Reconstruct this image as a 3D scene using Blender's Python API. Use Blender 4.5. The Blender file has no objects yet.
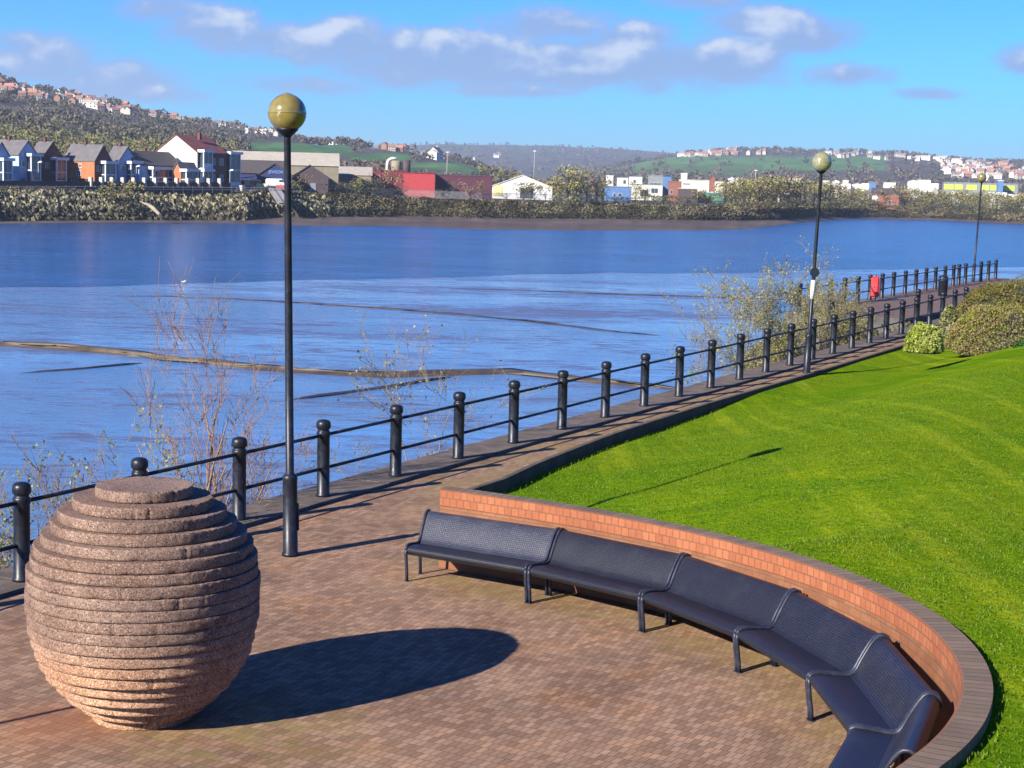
import bpy, bmesh, math, random
import numpy as np
from mathutils import Vector, Matrix
random.seed(7); RNG = np.random.default_rng(7)
PI = math.pi
sc = bpy.context.scene
col = sc.collection

# ------------------------------------------------------------------ camera
FOC, PIT, ROL, CH = 1722.72, 0.1141, 0.0255, 4.911
cp_, sp_ = math.cos(PIT), math.sin(PIT)
cF = np.array([0, cp_, -sp_]); _R = np.array([1.0, 0, 0]); _U = np.array([0, sp_, cp_])
c_, s_ = math.cos(ROL), math.sin(ROL)
cR = c_*_R + s_*_U; cU = -s_*_R + c_*_U
cC = np.array([0, 0, CH])
def ray(x, y): return cF + cR*(x-512)/FOC + cU*(384-y)/FOC
def bp(x, y, z=0.0):
    d = ray(x, y); return cC + d*(z-CH)/d[2]
def at(x, y, D):
    d = ray(x, y); return cC + d*D/d[1]
def proj(P):
    d = np.asarray(P, float)-cC; z = d@cF
    return 512+FOC*(d@cR)/z, 384-FOC*(d@cU)/z
def hor(x):  # image row of the horizon
    # cF.z + cR.z*(x-512)/F + cU.z*(384-y)/F = 0
    return 384 + FOC*(cF[2]+cR[2]*(x-512)/FOC)/cU[2]
def azim(x):
    d = ray(x, hor(x)); return math.atan2(d[0], d[1])

cam_d = bpy.data.cameras.new('camera'); cam = bpy.data.objects.new('camera', cam_d); col.objects.link(cam)
cam_d.sensor_width = 36; cam_d.lens = FOC*36/1024; cam_d.clip_end = 30000; cam_d.clip_start = 0.1
M = Matrix(((cR[0], cU[0], -cF[0], 0), (cR[1], cU[1], -cF[1], 0), (cR[2], cU[2], -cF[2], CH), (0, 0, 0, 1)))
cam.matrix_world = M
sc.camera = cam

# ------------------------------------------------------------------ helpers
def tag(o, label=None, cat=None, group=None, kind=None):
    if label: o['label'] = label
    if cat: o['category'] = cat
    if group: o['group'] = group
    if kind: o['kind'] = kind
    return o
def empty(name, loc=(0, 0, 0), rz=0.0, label=None, cat=None, group=None):
    o = bpy.data.objects.new(name, None); col.objects.link(o)
    o.location = loc; o.rotation_euler = (0, 0, rz); o.empty_display_size = .2
    return tag(o, label, cat, group)
def link(name, me, parent=None, loc=None):
    o = bpy.data.objects.new(name, me); col.objects.link(o)
    if parent: o.parent = parent
    if loc is not None: o.location = loc
    return o
def copy_tree(o, parent=None):
    c = o.copy(); col.objects.link(c); c.parent = parent
    for ch in [x for x in list(o.children)]: copy_tree(ch, c)
    return c

class MB:
    """collects shapes for one mesh"""
    def __init__(s): s.v = []; s.f = []; s.m = []; s.sm = []; s.uv = []; s.hasuv = False
    def face(s, idx, m=0, sm=False, uv=None):
        s.f.append(idx); s.m.append(m); s.sm.append(sm); s.uv.append(uv)
        if uv: s.hasuv = True
    def quad(s, pts, m=0, sm=False, uv=None):
        n = len(s.v); s.v += [tuple(p) for p in pts]; s.face(tuple(range(n, n+len(pts))), m, sm, uv)
    def box(s, c, d, m=0, rz=0.0):
        cx, cy, cz = c; dx, dy, dz = d[0]/2, d[1]/2, d[2]/2
        n = len(s.v); ca, sa = math.cos(rz), math.sin(rz)
        for z in (-dz, dz):
            for x, y in ((-dx, -dy), (dx, -dy), (dx, dy), (-dx, dy)):
                s.v.append((cx+x*ca-y*sa, cy+x*sa+y*ca, cz+z))
        for q in ((0, 3, 2, 1), (4, 5, 6, 7), (0, 1, 5, 4), (1, 2, 6, 5), (2, 3, 7, 6), (3, 0, 4, 7)):
            s.face(tuple(n+i for i in q), m)
        return s
    def lathe(s, prof, seg=24, c=(0, 0, 0), m=0, sm=True):
        n = len(s.v)
        for r, z in prof:
            for i in range(seg):
                a = 2*PI*i/seg; s.v.append((c[0]+r*math.cos(a), c[1]+r*math.sin(a), c[2]+z))
        for j in range(len(prof)-1):
            for i in range(seg):
                i2 = (i+1) % seg
                s.face((n+j*seg+i, n+j*seg+i2, n+(j+1)*seg+i2, n+(j+1)*seg+i), m, sm)
        s.face(tuple(n+i for i in reversed(range(seg))), m)
        s.face(tuple(n+(len(prof)-1)*seg+i for i in range(seg)), m)
        return s
    def tube(s, pts, rad, seg=8, m=0, caps=True, sm=True):
        pts = [Vector(p) for p in pts]; n = len(s.v)
        rads = rad if isinstance(rad, (list, tuple)) else [rad]*len(pts)
        ref = None
        for i, p in enumerate(pts):
            t = (pts[min(i+1, len(pts)-1)]-pts[max(i-1, 0)])
            t = t.normalized() if t.length > 1e-9 else Vector((0, 0, 1))
            if ref is None: ref = t.orthogonal().normalized()
            else:
                ref = ref - t*ref.dot(t)
                ref = ref.normalized() if ref.length > 1e-6 else t.orthogonal().normalized()
            b = t.cross(ref)
            for k in range(seg):
                a = 2*PI*k/seg
                s.v.append(tuple(p+(ref*math.cos(a)+b*math.sin(a))*rads[i]))
        for i in range(len(pts)-1):
            for k in range(seg):
                k2 = (k+1) % seg
                s.face((n+i*seg+k, n+i*seg+k2, n+(i+1)*seg+k2, n+(i+1)*seg+k), m, sm)
        if caps:
            s.face(tuple(n+k for k in reversed(range(seg))), m)
            s.face(tuple(n+(len(pts)-1)*seg+k for k in range(seg)), m)
        return s
    def build(s, name, mats, parent=None, loc=None):
        me = bpy.data.meshes.new(name)
        me.from_pydata(s.v, [], s.f)
        if not isinstance(mats, (list, tuple)): mats = [mats]
        for m in mats: me.materials.append(m)
        me.polygons.foreach_set('material_index', s.m)
        me.polygons.foreach_set('use_smooth', s.sm)
        if s.hasuv:
            ul = me.uv_layers.new(name='UVMap')
            for p, uv in zip(me.polygons, s.uv):
                if uv:
                    for li, q in zip(p.loop_indices, uv): ul.data[li].uv = q
        me.update()
        return link(name, me, parent, loc)

def grid_mesh(name, X, Y, Z, mat, mask=None, colors=None, smooth=True):
    """X,Y,Z 2-D arrays -> mesh"""
    nr, nc = X.shape
    V = np.stack([X, Y, Z], -1).reshape(-1, 3)
    idx = np.arange(nr*nc).reshape(nr, nc)
    F = np.stack([idx[:-1, :-1], idx[:-1, 1:], idx[1:, 1:], idx[1:, :-1]], -1).reshape(-1, 4)
    if mask is not None: F = F[mask.reshape(-1)]
    used = np.unique(F); re = -np.ones(nr*nc, int); re[used] = np.arange(len(used))
    F = re[F]; V = V[used]
    me = bpy.data.meshes.new(name)
    me.vertices.add(len(V)); me.vertices.foreach_set('co', V.ravel())
    me.loops.add(F.size); me.loops.foreach_set('vertex_index', F.ravel())
    me.polygons.add(len(F)); me.polygons.foreach_set('loop_start', np.arange(len(F))*4)
    me.update(calc_edges=True)
    # face up?
    if len(F):
        a, b, c = V[F[0, 0]], V[F[0, 1]], V[F[0, 2]]
        if np.cross(b-a, c-b)[2] < 0: me.flip_normals()
    me.polygons.foreach_set('use_smooth', [smooth]*len(F))
    if colors is not None:
        C = colors.reshape(-1, 3)[used]
        at_ = me.color_attributes.new('cover', 'FLOAT_COLOR', 'POINT')
        at_.data.foreach_set('color', np.concatenate([C, np.ones((len(C), 1))], 1).ravel())
    me.materials.append(mat)
    return link(name, me)

def leaf_cloud(name, cen, size, colors, mat, parent=None, flat=0.0, aspect=1.0, loc=None, core=None):
    """small quads at random orientations; cen Nx3, size N, colors Nx3"""
    cen = np.asarray(cen, float); N = len(cen)
    size = np.broadcast_to(np.asarray(size, float), (N,))
    a = RNG.normal(size=(N, 3)); a[:, 2] *= (1-flat); a /= np.linalg.norm(a, axis=1)[:, None]+1e-9
    b = RNG.normal(size=(N, 3)); b -= a*(a*b).sum(1)[:, None]; b /= np.linalg.norm(b, axis=1)[:, None]+1e-9
    a *= size[:, None]*.5*aspect; b *= size[:, None]*.5
    V = np.stack([cen-a-b*.55, cen+a*.25-b, cen+a*1.05+b*.3, cen-a*.2+b], 1).reshape(-1, 3)
    F = np.arange(4*N)
    me = bpy.data.meshes.new(name)
    me.vertices.add(4*N); me.vertices.foreach_set('co', V.ravel())
    me.loops.add(4*N); me.loops.foreach_set('vertex_index', F)
    me.polygons.add(N); me.polygons.foreach_set('loop_start', np.arange(N)*4)
    me.update(calc_edges=True)
    C = np.repeat(np.asarray(colors, float), 4, 0)
    at_ = me.color_attributes.new('cover', 'FLOAT_COLOR', 'POINT')
    at_.data.foreach_set('color', np.concatenate([C, np.ones((len(C), 1))], 1).ravel())
    me.materials.append(mat)
    return link(name, me, parent, loc)

# ------------------------------------------------------------------ materials
def new_mat(name):
    m = bpy.data.materials.new(name); m.use_nodes = True
    nt = m.node_tree; b = nt.nodes['Principled BSDF']
    return m, nt, b
def N(nt, t, **k):
    n = nt.nodes.new(t)
    for a, v in k.items(): setattr(n, a, v)
    return n
def mixc(nt, fac, a, b, mode='MIX'):
    n = nt.nodes.new('ShaderNodeMix'); n.data_type = 'RGBA'; n.blend_type = mode
    for i, v in ((0, fac), (6, a), (7, b)):
        if isinstance(v, bpy.types.NodeSocket): nt.links.new(v, n.inputs[i])
        elif i == 0: n.inputs[0].default_value = v
        else: n.inputs[i].default_value = (*v, 1)
    return n.outputs[2]
def noise(nt, scale, detail=4, rough=.55, vec=None, dist=0):
    n = nt.nodes.new('ShaderNodeTexNoise'); n.inputs['Scale'].default_value = scale
    n.inputs['Detail'].default_value = detail; n.inputs['Roughness'].default_value = rough
    n.inputs['Distortion'].default_value = dist
    if vec: nt.links.new(vec, n.inputs['Vector'])
    return n.outputs['Fac']
def ramp(nt, fac, p0, p1):
    n = nt.nodes.new('ShaderNodeMapRange'); n.interpolation_type = 'SMOOTHSTEP'
    nt.links.new(fac, n.inputs[0]); n.inputs[1].default_value = p0; n.inputs[2].default_value = p1
    return n.outputs[0]
def coords(nt, scale=(1, 1, 1), rot=(0, 0, 0), kind='Object'):
    t = nt.nodes.new('ShaderNodeTexCoord'); m = nt.nodes.new('ShaderNodeMapping')
    m.inputs['Scale'].default_value = scale; m.inputs['Rotation'].default_value = rot
    nt.links.new(t.outputs[kind], m.inputs[0]); return m.outputs[0]
def bump(nt, b, h, strength, dist=.02):
    n = nt.nodes.new('ShaderNodeBump'); n.inputs['Strength'].default_value = strength
    n.inputs['Distance'].default_value = dist; nt.links.new(h, n.inputs['Height'])
    nt.links.new(n.outputs[0], b.inputs['Normal']); return n
def plain(name, c, rough=.7, var=.25, scale=3.0, metal=0.0, bmp=0.0, spec=.5, bscale=None):
    k_ = .55 if max(c) < .7 else .72
    c = tuple(x*k_ for x in c)
    m, nt, b = new_mat(name)
    v = coords(nt); f = noise(nt, scale, 5, .6, v)
    dark = tuple(x*(1-var) for x in c); lite = tuple(min(1, x*(1+var*.6)) for x in c)
    nt.links.new(mixc(nt, ramp(nt, f, .3, .7), dark, lite), b.inputs['Base Color'])
    b.inputs['Roughness'].default_value = rough; b.inputs['Metallic'].default_value = metal
    b.inputs['Specular IOR Level'].default_value = spec
    if bmp: bump(nt, b, noise(nt, bscale or scale*8, 4, .6, v), bmp)
    return m
def vcol_mat(name, rough=.8, nscale=0, namp=.3, trans=0.0, bmp=0.0, bscale=5, spec=.2):
    m, nt, b = new_mat(name)
    a = N(nt, 'ShaderNodeVertexColor', layer_name='cover')
    sc0 = N(nt, 'ShaderNodeVectorMath', operation='SCALE'); nt.links.new(a.outputs[0], sc0.inputs[0]); sc0.inputs['Scale'].default_value = .50
    src = sc0.outputs[0]
    if nscale:
        f = noise(nt, nscale, 6, .65, coords(nt))
        k = N(nt, 'ShaderNodeMapRange'); nt.links.new(f, k.inputs[0]); k.inputs[1].default_value = .3; k.inputs[2].default_value = .7
        k.inputs[3].default_value = 1-namp; k.inputs[4].default_value = 1+namp
        vm = N(nt, 'ShaderNodeVectorMath', operation='SCALE'); nt.links.new(src, vm.inputs[0]); nt.links.new(k.outputs[0], vm.inputs['Scale'])
        src = vm.outputs[0]
    nt.links.new(src, b.inputs['Base Color'])
    b.inputs['Roughness'].default_value = rough; b.inputs['Specular IOR Level'].default_value = spec
    if bmp: bump(nt, b, noise(nt, bscale, 5, .6, coords(nt)), bmp, .1)
    if trans:
        tr = N(nt, 'ShaderNodeBsdfTranslucent'); nt.links.new(src, tr.inputs[0])
        mx = N(nt, 'ShaderNodeMixShader'); mx.inputs[0].default_value = trans
        out = nt.nodes['Material Output']
        nt.links.new(b.outputs[0], mx.inputs[1]); nt.links.new(tr.outputs[0], mx.inputs[2]); nt.links.new(mx.outputs[0], out.inputs[0])
    return m

# paving: block pavers, rows run at -30 deg, blocks 0.10 x 0.20
def paving_mat():
    m, nt, b = new_mat('block_paving')
    v = coords(nt, rot=(0, 0, math.radians(30)))
    wob = N(nt, 'ShaderNodeTexNoise'); wob.inputs['Scale'].default_value = 1.3; nt.links.new(v, wob.inputs['Vector'])
    vm = N(nt, 'ShaderNodeVectorMath', operation='MULTIPLY_ADD'); nt.links.new(wob.outputs['Color'], vm.inputs[0]); vm.inputs[1].default_value = (.05, .05, 0); nt.links.new(v, vm.inputs[2]); vv = vm.outputs[0]
    br = N(nt, 'ShaderNodeTexBrick'); nt.links.new(vv, br.inputs['Vector'])
    br.offset = .5; br.inputs['Scale'].default_value = 1; br.inputs['Brick Width'].default_value = .072; br.inputs['Row Height'].default_value = .144
    br.inputs['Mortar Size'].default_value = .0045; br.inputs['Mortar Smooth'].default_value = .5; br.inputs['Bias'].default_value = -.1
    br.inputs['Color1'].default_value = (.174, .107, .071, 1); br.inputs["Color2"].default_value = (.290, .190, .129, 1)
    br.inputs['Mortar'].default_value = (.082, .052, .036, 1)
    c = br.outputs['Color']
    streak = ramp(nt, noise(nt, 1, 5, .65, coords(nt, rot=(0, 0, math.radians(30)), scale=(1.6, 5.5, 1))), .35, .7)
    c = mixc(nt, streak, c, (1.20, 1.10, 1.0), 'MULTIPLY')
    big = ramp(nt, noise(nt, .7, 6, .65, v), .40, .66)
    c = mixc(nt, big, c, (.74, .74, .76), 'MULTIPLY')
    red = ramp(nt, noise(nt, 1.1, 4, .6, coords(nt, rot=(0, 0, 1))), .5, .7)
    c = mixc(nt, red, c, (1.10, 1.0, .88), 'MULTIPLY')
    g = N(nt, 'ShaderNodeNewGeometry'); d = N(nt, 'ShaderNodeVectorMath', operation='DISTANCE'); nt.links.new(g.outputs['Position'], d.inputs[0]); d.inputs[1].default_value = (-3.09, 14.96, 0)
    ring = ramp(nt, d.outputs['Value'], 5.2, 6.5)
    mo = ramp(nt, noise(nt, 1.6, 5, .7, coords(nt, rot=(0, 0, 2.2))), .38, .62)
    mf = N(nt, 'ShaderNodeMath', operation='MULTIPLY'); nt.links.new(ring, mf.inputs[0]); nt.links.new(mo, mf.inputs[1])
    mf3 = N(nt, 'ShaderNodeMath', operation='MULTIPLY'); nt.links.new(mf.outputs[0], mf3.inputs[0]); mf3.inputs[1].default_value = .5
    sxp = N(nt, 'ShaderNodeSeparateXYZ'); nt.links.new(g.outputs['Position'], sxp.inputs[0]); far_ = ramp(nt, sxp.outputs[0], -1.9, -.9); mf4 = N(nt, 'ShaderNodeMath', operation='MULTIPLY'); nt.links.new(mf3.outputs[0], mf4.inputs[0]); nt.links.new(far_, mf4.inputs[1])
    c = mixc(nt, mf4.outputs[0], c, (.20, .15, .05))
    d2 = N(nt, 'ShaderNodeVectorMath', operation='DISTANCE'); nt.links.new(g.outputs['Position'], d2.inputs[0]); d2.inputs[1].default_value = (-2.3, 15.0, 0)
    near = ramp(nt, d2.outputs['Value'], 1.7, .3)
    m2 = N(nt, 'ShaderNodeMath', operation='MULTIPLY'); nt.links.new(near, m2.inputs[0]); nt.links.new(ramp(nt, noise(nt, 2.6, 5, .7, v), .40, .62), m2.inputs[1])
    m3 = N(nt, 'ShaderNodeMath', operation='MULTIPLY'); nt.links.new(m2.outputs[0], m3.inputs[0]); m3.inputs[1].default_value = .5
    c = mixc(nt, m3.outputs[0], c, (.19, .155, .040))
    d4 = N(nt, 'ShaderNodeVectorMath', operation='DISTANCE'); nt.links.new(g.outputs['Position'], d4.inputs[0]); d4.inputs[1].default_value = (-3.9, 15.1, 0)
    m4 = N(nt, 'ShaderNodeMath', operation='MULTIPLY'); nt.links.new(ramp(nt, d4.outputs['Value'], 1.0, .2), m4.inputs[0]); m4.inputs[1].default_value = .4
    c = mixc(nt, m4.outputs[0], c, (.27, .10, .05))
    sp = ramp(nt, noise(nt, 45, 2, .5, v), .72, .80)
    sf = N(nt, 'ShaderNodeMath', operation='MULTIPLY'); nt.links.new(sp, sf.inputs[0]); sf.inputs[1].default_value = .5
    c = mixc(nt, sf.outputs[0], c, (.36, .33, .29))
    nt.links.new(c, b.inputs['Base Color']); b.inputs['Roughness'].default_value = .9; b.inputs['Specular IOR Level'].default_value = .12
    inv = N(nt, 'ShaderNodeMath', operation='SUBTRACT'); inv.inputs[0].default_value = 1; nt.links.new(br.outputs['Fac'], inv.inputs[1])
    ad = N(nt, 'ShaderNodeMath', operation='MULTIPLY_ADD'); nt.links.new(noise(nt, 40, 4, .7, v), ad.inputs[0]); ad.inputs[1].default_value = .6; nt.links.new(inv.outputs[0], ad.inputs[2])
    bump(nt, b, ad.outputs[0], .5, .006)
    return m
def brick_uv_mat(name, w, h, c1, c2, mort, msize=.012):
    m, nt, b = new_mat(name)
    t = N(nt, 'ShaderNodeTexCoord')
    br = N(nt, 'ShaderNodeTexBrick'); nt.links.new(t.outputs['UV'], br.inputs['Vector']); br.offset = .5 if h < .3 else 0
    br.inputs['Scale'].default_value = 1; br.inputs['Brick Width'].default_value = w; br.inputs['Row Height'].default_value = h
    br.inputs['Mortar Size'].default_value = msize; br.inputs['Mortar Smooth'].default_value = .4
    br.inputs['Color1'].default_value = (*c1, 1); br.inputs['Color2'].default_value = (*c2, 1); br.inputs['Mortar'].default_value = (*mort, 1)
    big = ramp(nt, noise(nt, 1.3, 5, .6, coords(nt)), .3, .75)
    c = mixc(nt, big, br.outputs['Color'], (.78, .72, .7), 'MULTIPLY')
    c = mixc(nt, ramp(nt, noise(nt, 30, 4, .7, coords(nt)), .45, .8), c, (.7, .7, .7), 'MULTIPLY')
    nt.links.new(c, b.inputs['Base Color']); b.inputs['Roughness'].default_value = .8; b.inputs['Specular IOR Level'].default_value = .3
    inv = N(nt, 'ShaderNodeMath', operation='SUBTRACT'); inv.inputs[0].default_value = 1; nt.links.new(br.outputs['Fac'], inv.inputs[1])
    bump(nt, b, inv.outputs[0], .6, .008)
    return m
def granite_mat(name, shift=0.0):
    m, nt, b = new_mat(name)
    v = coords(nt)
    sp = N(nt, 'ShaderNodeTexVoronoi'); sp.inputs['Scale'].default_value = 110; nt.links.new(v, sp.inputs['Vector'])
    hs = N(nt, 'ShaderNodeSeparateColor'); nt.links.new(sp.outputs['Color'], hs.inputs[0])
    base = mixc(nt, ramp(nt, hs.outputs[0], .1, .9), (.135+shift, .088+shift, .064+shift*.8), (.225+shift, .155+shift, .115+shift))
    base = mixc(nt, ramp(nt, hs.outputs[1], .80, .95), base, (0.0525, 0.0360, 0.0285))
    base = mixc(nt, ramp(nt, hs.outputs[2], .88, .97), base, (0.3150, 0.2550, 0.2025))
    big = ramp(nt, noise(nt, 2.2, 6, .65, v), .32, .7)
    base = mixc(nt, big, base, (.66, .62, .62), 'MULTIPLY')
    st = ramp(nt, noise(nt, 9, 5, .7, v), .58, .75)
    base = mixc(nt, st, base, (.55, .52, .45), 'MULTIPLY')
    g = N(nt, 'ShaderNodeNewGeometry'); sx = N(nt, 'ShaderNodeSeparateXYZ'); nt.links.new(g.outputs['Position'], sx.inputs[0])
    # upper slabs weathered brown; sun and paving bounce painted into the paler lower ones
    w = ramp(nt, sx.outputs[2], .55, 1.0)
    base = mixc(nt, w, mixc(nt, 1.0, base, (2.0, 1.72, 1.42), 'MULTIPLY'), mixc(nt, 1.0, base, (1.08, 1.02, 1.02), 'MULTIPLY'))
    nt.links.new(base, b.inputs['Base Color']); b.inputs['Roughness'].default_value = .88; b.inputs['Specular IOR Level'].default_value = .25
    bump(nt, b, noise(nt, 55, 5, .7, v), .55, .010)
    return m

def black_paint(name, c=(.007, .008, .013), rough=.28):
    m, nt, b = new_mat(name)
    v = coords(nt)
    nt.links.new(mixc(nt, ramp(nt, noise(nt, 9, 5, .7, v), .4, .75), c, tuple(x*2.2+.004 for x in c)), b.inputs['Base Color'])
    k = N(nt, 'ShaderNodeMapRange'); nt.links.new(noise(nt, 14, 4, .6, v), k.inputs[0]); k.inputs[3].default_value = rough; k.inputs[4].default_value = rough+.25
    nt.links.new(k.outputs[0], b.inputs['Roughness']); b.inputs['Specular IOR Level'].default_value = .28
    bump(nt, b, noise(nt, 60, 3, .5, v), .12, .004)
    return m
def perf_mat(worn=1.0):
    """perforated enamelled steel sheet, UV in metres"""
    m, nt, b = new_mat('perforated_steel')
    t = N(nt, 'ShaderNodeTexCoord')
    vo = N(nt, 'ShaderNodeTexVoronoi'); vo.feature = 'F1'; vo.inputs['Scale'].default_value = 40; vo.inputs['Randomness'].default_value = 0.0
    nt.links.new(t.outputs['UV'], vo.inputs['Vector'])
    hole = ramp(nt, vo.outputs['Distance'], .34, .22)
    n2 = N(nt, 'ShaderNodeMapRange'); n2.interpolation_type = 'SMOOTHSTEP'
    nt.links.new(vo.outputs['Distance'], n2.inputs[0]); n2.inputs[1].default_value = .22; n2.inputs[2].default_value = .36
    wear = ramp(nt, noise(nt, 3.5, 6, .7, coords(nt)), .45, .8)
    base = mixc(nt, wear, (.010, .011, .019), (.026, .026, .032))
    spk = ramp(nt, noise(nt, 70, 3, .6, t.outputs['UV']), .45, .75)
    base = mixc(nt, spk, base, (.045, .046, .058))
    c = mixc(nt, n2.outputs[0], (.002, .002, .003), base)
    if worn > 1: c = mixc(nt, 1.0, c, (worn, worn, worn), 'MULTIPLY')
    nt.links.new(c, b.inputs['Base Color']); b.inputs['Roughness'].default_value = .40; b.inputs['Specular IOR Level'].default_value = .28
    bump(nt, b, n2.outputs[0], .35, .004)
    return m
def grass_mat():
    m, nt, b = new_mat('mown_grass')
    v = coords(nt)
    fine = noise(nt, 22, 6, .75, coords(nt, scale=(1, .55, 1), rot=(0, 0, .44)))
    c = mixc(nt, ramp(nt, fine, .3, .72), (.062, .138, .004), (.150, .215, .009))
    mid = ramp(nt, noise(nt, 1.1, 6, .65, v, 1.0), .38, .66)
    c = mixc(nt, mid, c, (1.28, 1.14, .75), 'MULTIPLY')
    big = ramp(nt, noise(nt, .28, 4, .6, v, .6), .4, .62)
    c = mixc(nt, big, c, (.70, .86, .8), 'MULTIPLY')
    c = mixc(nt, ramp(nt, noise(nt, .55, 6, .7, v, 1.2), .45, .62), c, (1.15, 1.10, 1.0), 'MULTIPLY')
    # mowing passes parallel to the path
    v2 = coords(nt, scale=(2.2, .035, 1), rot=(0, 0, math.radians(-25.7)*-1))
    st = ramp(nt, noise(nt, 1.0, 2, .5, v2), .5, .66)
    c = mixc(nt, st, c, (1.55, 1.28, 1.7), 'MULTIPLY')
    straw = ramp(nt, noise(nt, 3.2, 5, .8, v), .58, .76)
    sf = N(nt, 'ShaderNodeMath', operation='MULTIPLY'); nt.links.new(straw, sf.inputs[0]); sf.inputs[1].default_value = .55
    c = mixc(nt, sf.outputs[0], c, (0.1600, 0.1520, 0.0320))
    nt.links.new(c, b.inputs['Base Color']); b.inputs['Roughness'].default_value = 1.0; b.inputs['Specular IOR Level'].default_value = .0
    ga = N(nt, 'ShaderNodeMath', operation='MULTIPLY_ADD'); nt.links.new(noise(nt, 3.2, 5, .7, v), ga.inputs[0]); ga.inputs[1].default_value = 2.5; nt.links.new(fine, ga.inputs[2])
    bump(nt, b, ga.outputs[0], .9, .06)
    return m
def water_mat():
    m, nt, b = new_mat('river_water')
    v = coords(nt, scale=(.55, 1.5, 1))
    f0 = noise(nt, 1.6, 6, .62, v, .4); f1 = noise(nt, 1, 4, .6, coords(nt, scale=(.16, .5, 1)), .6)
    fm_ = N(nt, 'ShaderNodeMath', operation='MULTIPLY_ADD'); nt.links.new(f1, fm_.inputs[0]); fm_.inputs[1].default_value = 2.2; nt.links.new(f0, fm_.inputs[2]); f = fm_.outputs[0]
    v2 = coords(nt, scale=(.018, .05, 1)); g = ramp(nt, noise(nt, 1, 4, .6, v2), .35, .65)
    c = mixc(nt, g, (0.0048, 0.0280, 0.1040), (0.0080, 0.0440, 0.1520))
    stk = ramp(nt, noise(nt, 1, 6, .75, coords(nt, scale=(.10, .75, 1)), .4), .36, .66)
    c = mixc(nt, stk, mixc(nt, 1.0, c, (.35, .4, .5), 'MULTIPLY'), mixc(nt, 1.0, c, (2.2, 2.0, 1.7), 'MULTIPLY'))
    nt.links.new(c, b.inputs['Base Color'])
    b.inputs['Roughness'].default_value = .18; b.inputs['IOR'].default_value = 1.33
    bm = bump(nt, b, f, 1.0, .16)
    return m
def flat_mat():
    """wet tidal mud under a film of water"""
    m, nt, b = new_mat('wet_mud')
    v = coords(nt, scale=(.5, 1.1, 1))
    rip = noise(nt, 2.3, 5, .6, v, .5)
    v2 = coords(nt, scale=(.03, .085, 1)); big = noise(nt, 1, 6, .62, v2, .8)
    v3 = coords(nt, scale=(.25, .8, 1)); mid = noise(nt, 1, 6, .72, v3, .4)
    add = N(nt, 'ShaderNodeMath', operation='ADD'); nt.links.new(big, add.inputs[0]); nt.links.new(mid, add.inputs[1])
    fine_ = noise(nt, 1, 5, .7, coords(nt, scale=(.9, 2.6, 1)), .5)
    ad2 = N(nt, 'ShaderNodeMath', operation='MULTIPLY_ADD'); nt.links.new(fine_, ad2.inputs[0]); ad2.inputs[1].default_value = .8; nt.links.new(add.outputs[0], ad2.inputs[2])
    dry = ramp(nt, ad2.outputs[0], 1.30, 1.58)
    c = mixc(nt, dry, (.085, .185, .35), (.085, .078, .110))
    nt.links.new(c, b.inputs['Base Color'])
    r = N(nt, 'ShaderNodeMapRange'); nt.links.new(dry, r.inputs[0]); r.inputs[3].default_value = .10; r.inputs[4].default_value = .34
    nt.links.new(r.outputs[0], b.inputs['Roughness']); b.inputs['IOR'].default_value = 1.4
    calm = ramp(nt, noise(nt, 1, 3, .5, coords(nt, scale=(.02, .03, 1), rot=(0, 0, .3))), .42, .6)
    cm = N(nt, 'ShaderNodeMapRange'); nt.links.new(calm, cm.inputs[0]); cm.inputs[3].default_value = .10; cm.inputs[4].default_value = .62
    rp2 = N(nt, 'ShaderNodeMath', operation='MULTIPLY_ADD'); nt.links.new(fine_, rp2.inputs[0]); rp2.inputs[1].default_value = 1.6; nt.links.new(rip, rp2.inputs[2])
    bn = bump(nt, b, rp2.outputs[0], .5, .07); nt.links.new(cm.outputs[0], bn.inputs['Strength'])
    return m

MAT = {}
MAT['paving'] = paving_mat()
MAT['path'] = plain('worn_asphalt_path', (.20, .115, .08), .9, .3, 2.0, bmp=.4, bscale=60)
MAT['coping'] = plain('quay_stone', (.17, .125, .095), .9, .4, 2.5, bmp=.6, bscale=30)
MAT['kerbdark'] = plain('shade_dark_kerb', (.10, .075, .06), .95, .4, 2.5, bmp=.4, bscale=30)  # shade of the lawn-side face painted into the kerb colour
MAT['quay'] = plain('quay_wall', (.12, .11, .10), .9, .4, 1.0, bmp=.6)
MAT['wall_brick'] = brick_uv_mat('orange_brick', .215, .085, (.180, .070, .033), (.240, .100, .046), (.15, .085, .05), .009)
MAT['soldier'] = brick_uv_mat('orange_brick_header', .105, .1045, (.255, .080, .034), (.315, .110, .048), (.165, .075, .042), .008)
MAT['cope_brick'] = brick_uv_mat('coping_brick', .112, .6, (.132, .092, .060), (.178, .126, .084), (.085, .062, .043), .009)
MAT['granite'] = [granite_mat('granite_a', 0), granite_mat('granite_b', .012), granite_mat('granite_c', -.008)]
MAT['black'] = black_paint('black_gloss_paint')
MAT['frame'] = black_paint('bench_frame_paint', (.016, .018, .03), .25)
MAT['perf'] = perf_mat(); MAT['perf_worn'] = perf_mat(2.3)
MAT['grass'] = grass_mat()
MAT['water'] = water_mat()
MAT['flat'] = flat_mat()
MAT['ridge'] = plain('exposed_mud', (.125, .088, .050), .6, .4, 1.2, bmp=.6, bscale=6, spec=.5)
MAT['leaf'] = vcol_mat('leaves', .7, trans=.25)
MAT['far_leaf'] = vcol_mat('far_foliage', .9)
MAT['land'] = vcol_mat('hill_land', .95, nscale=.03, namp=.35)
MAT['bank'] = vcol_mat('bank_land', .9, nscale=.4, namp=.4, bmp=.6, bscale=.8)
MAT['bark_red'] = plain('reddish_bark', (.36, .21, .13), .8, .4, 20)
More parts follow.
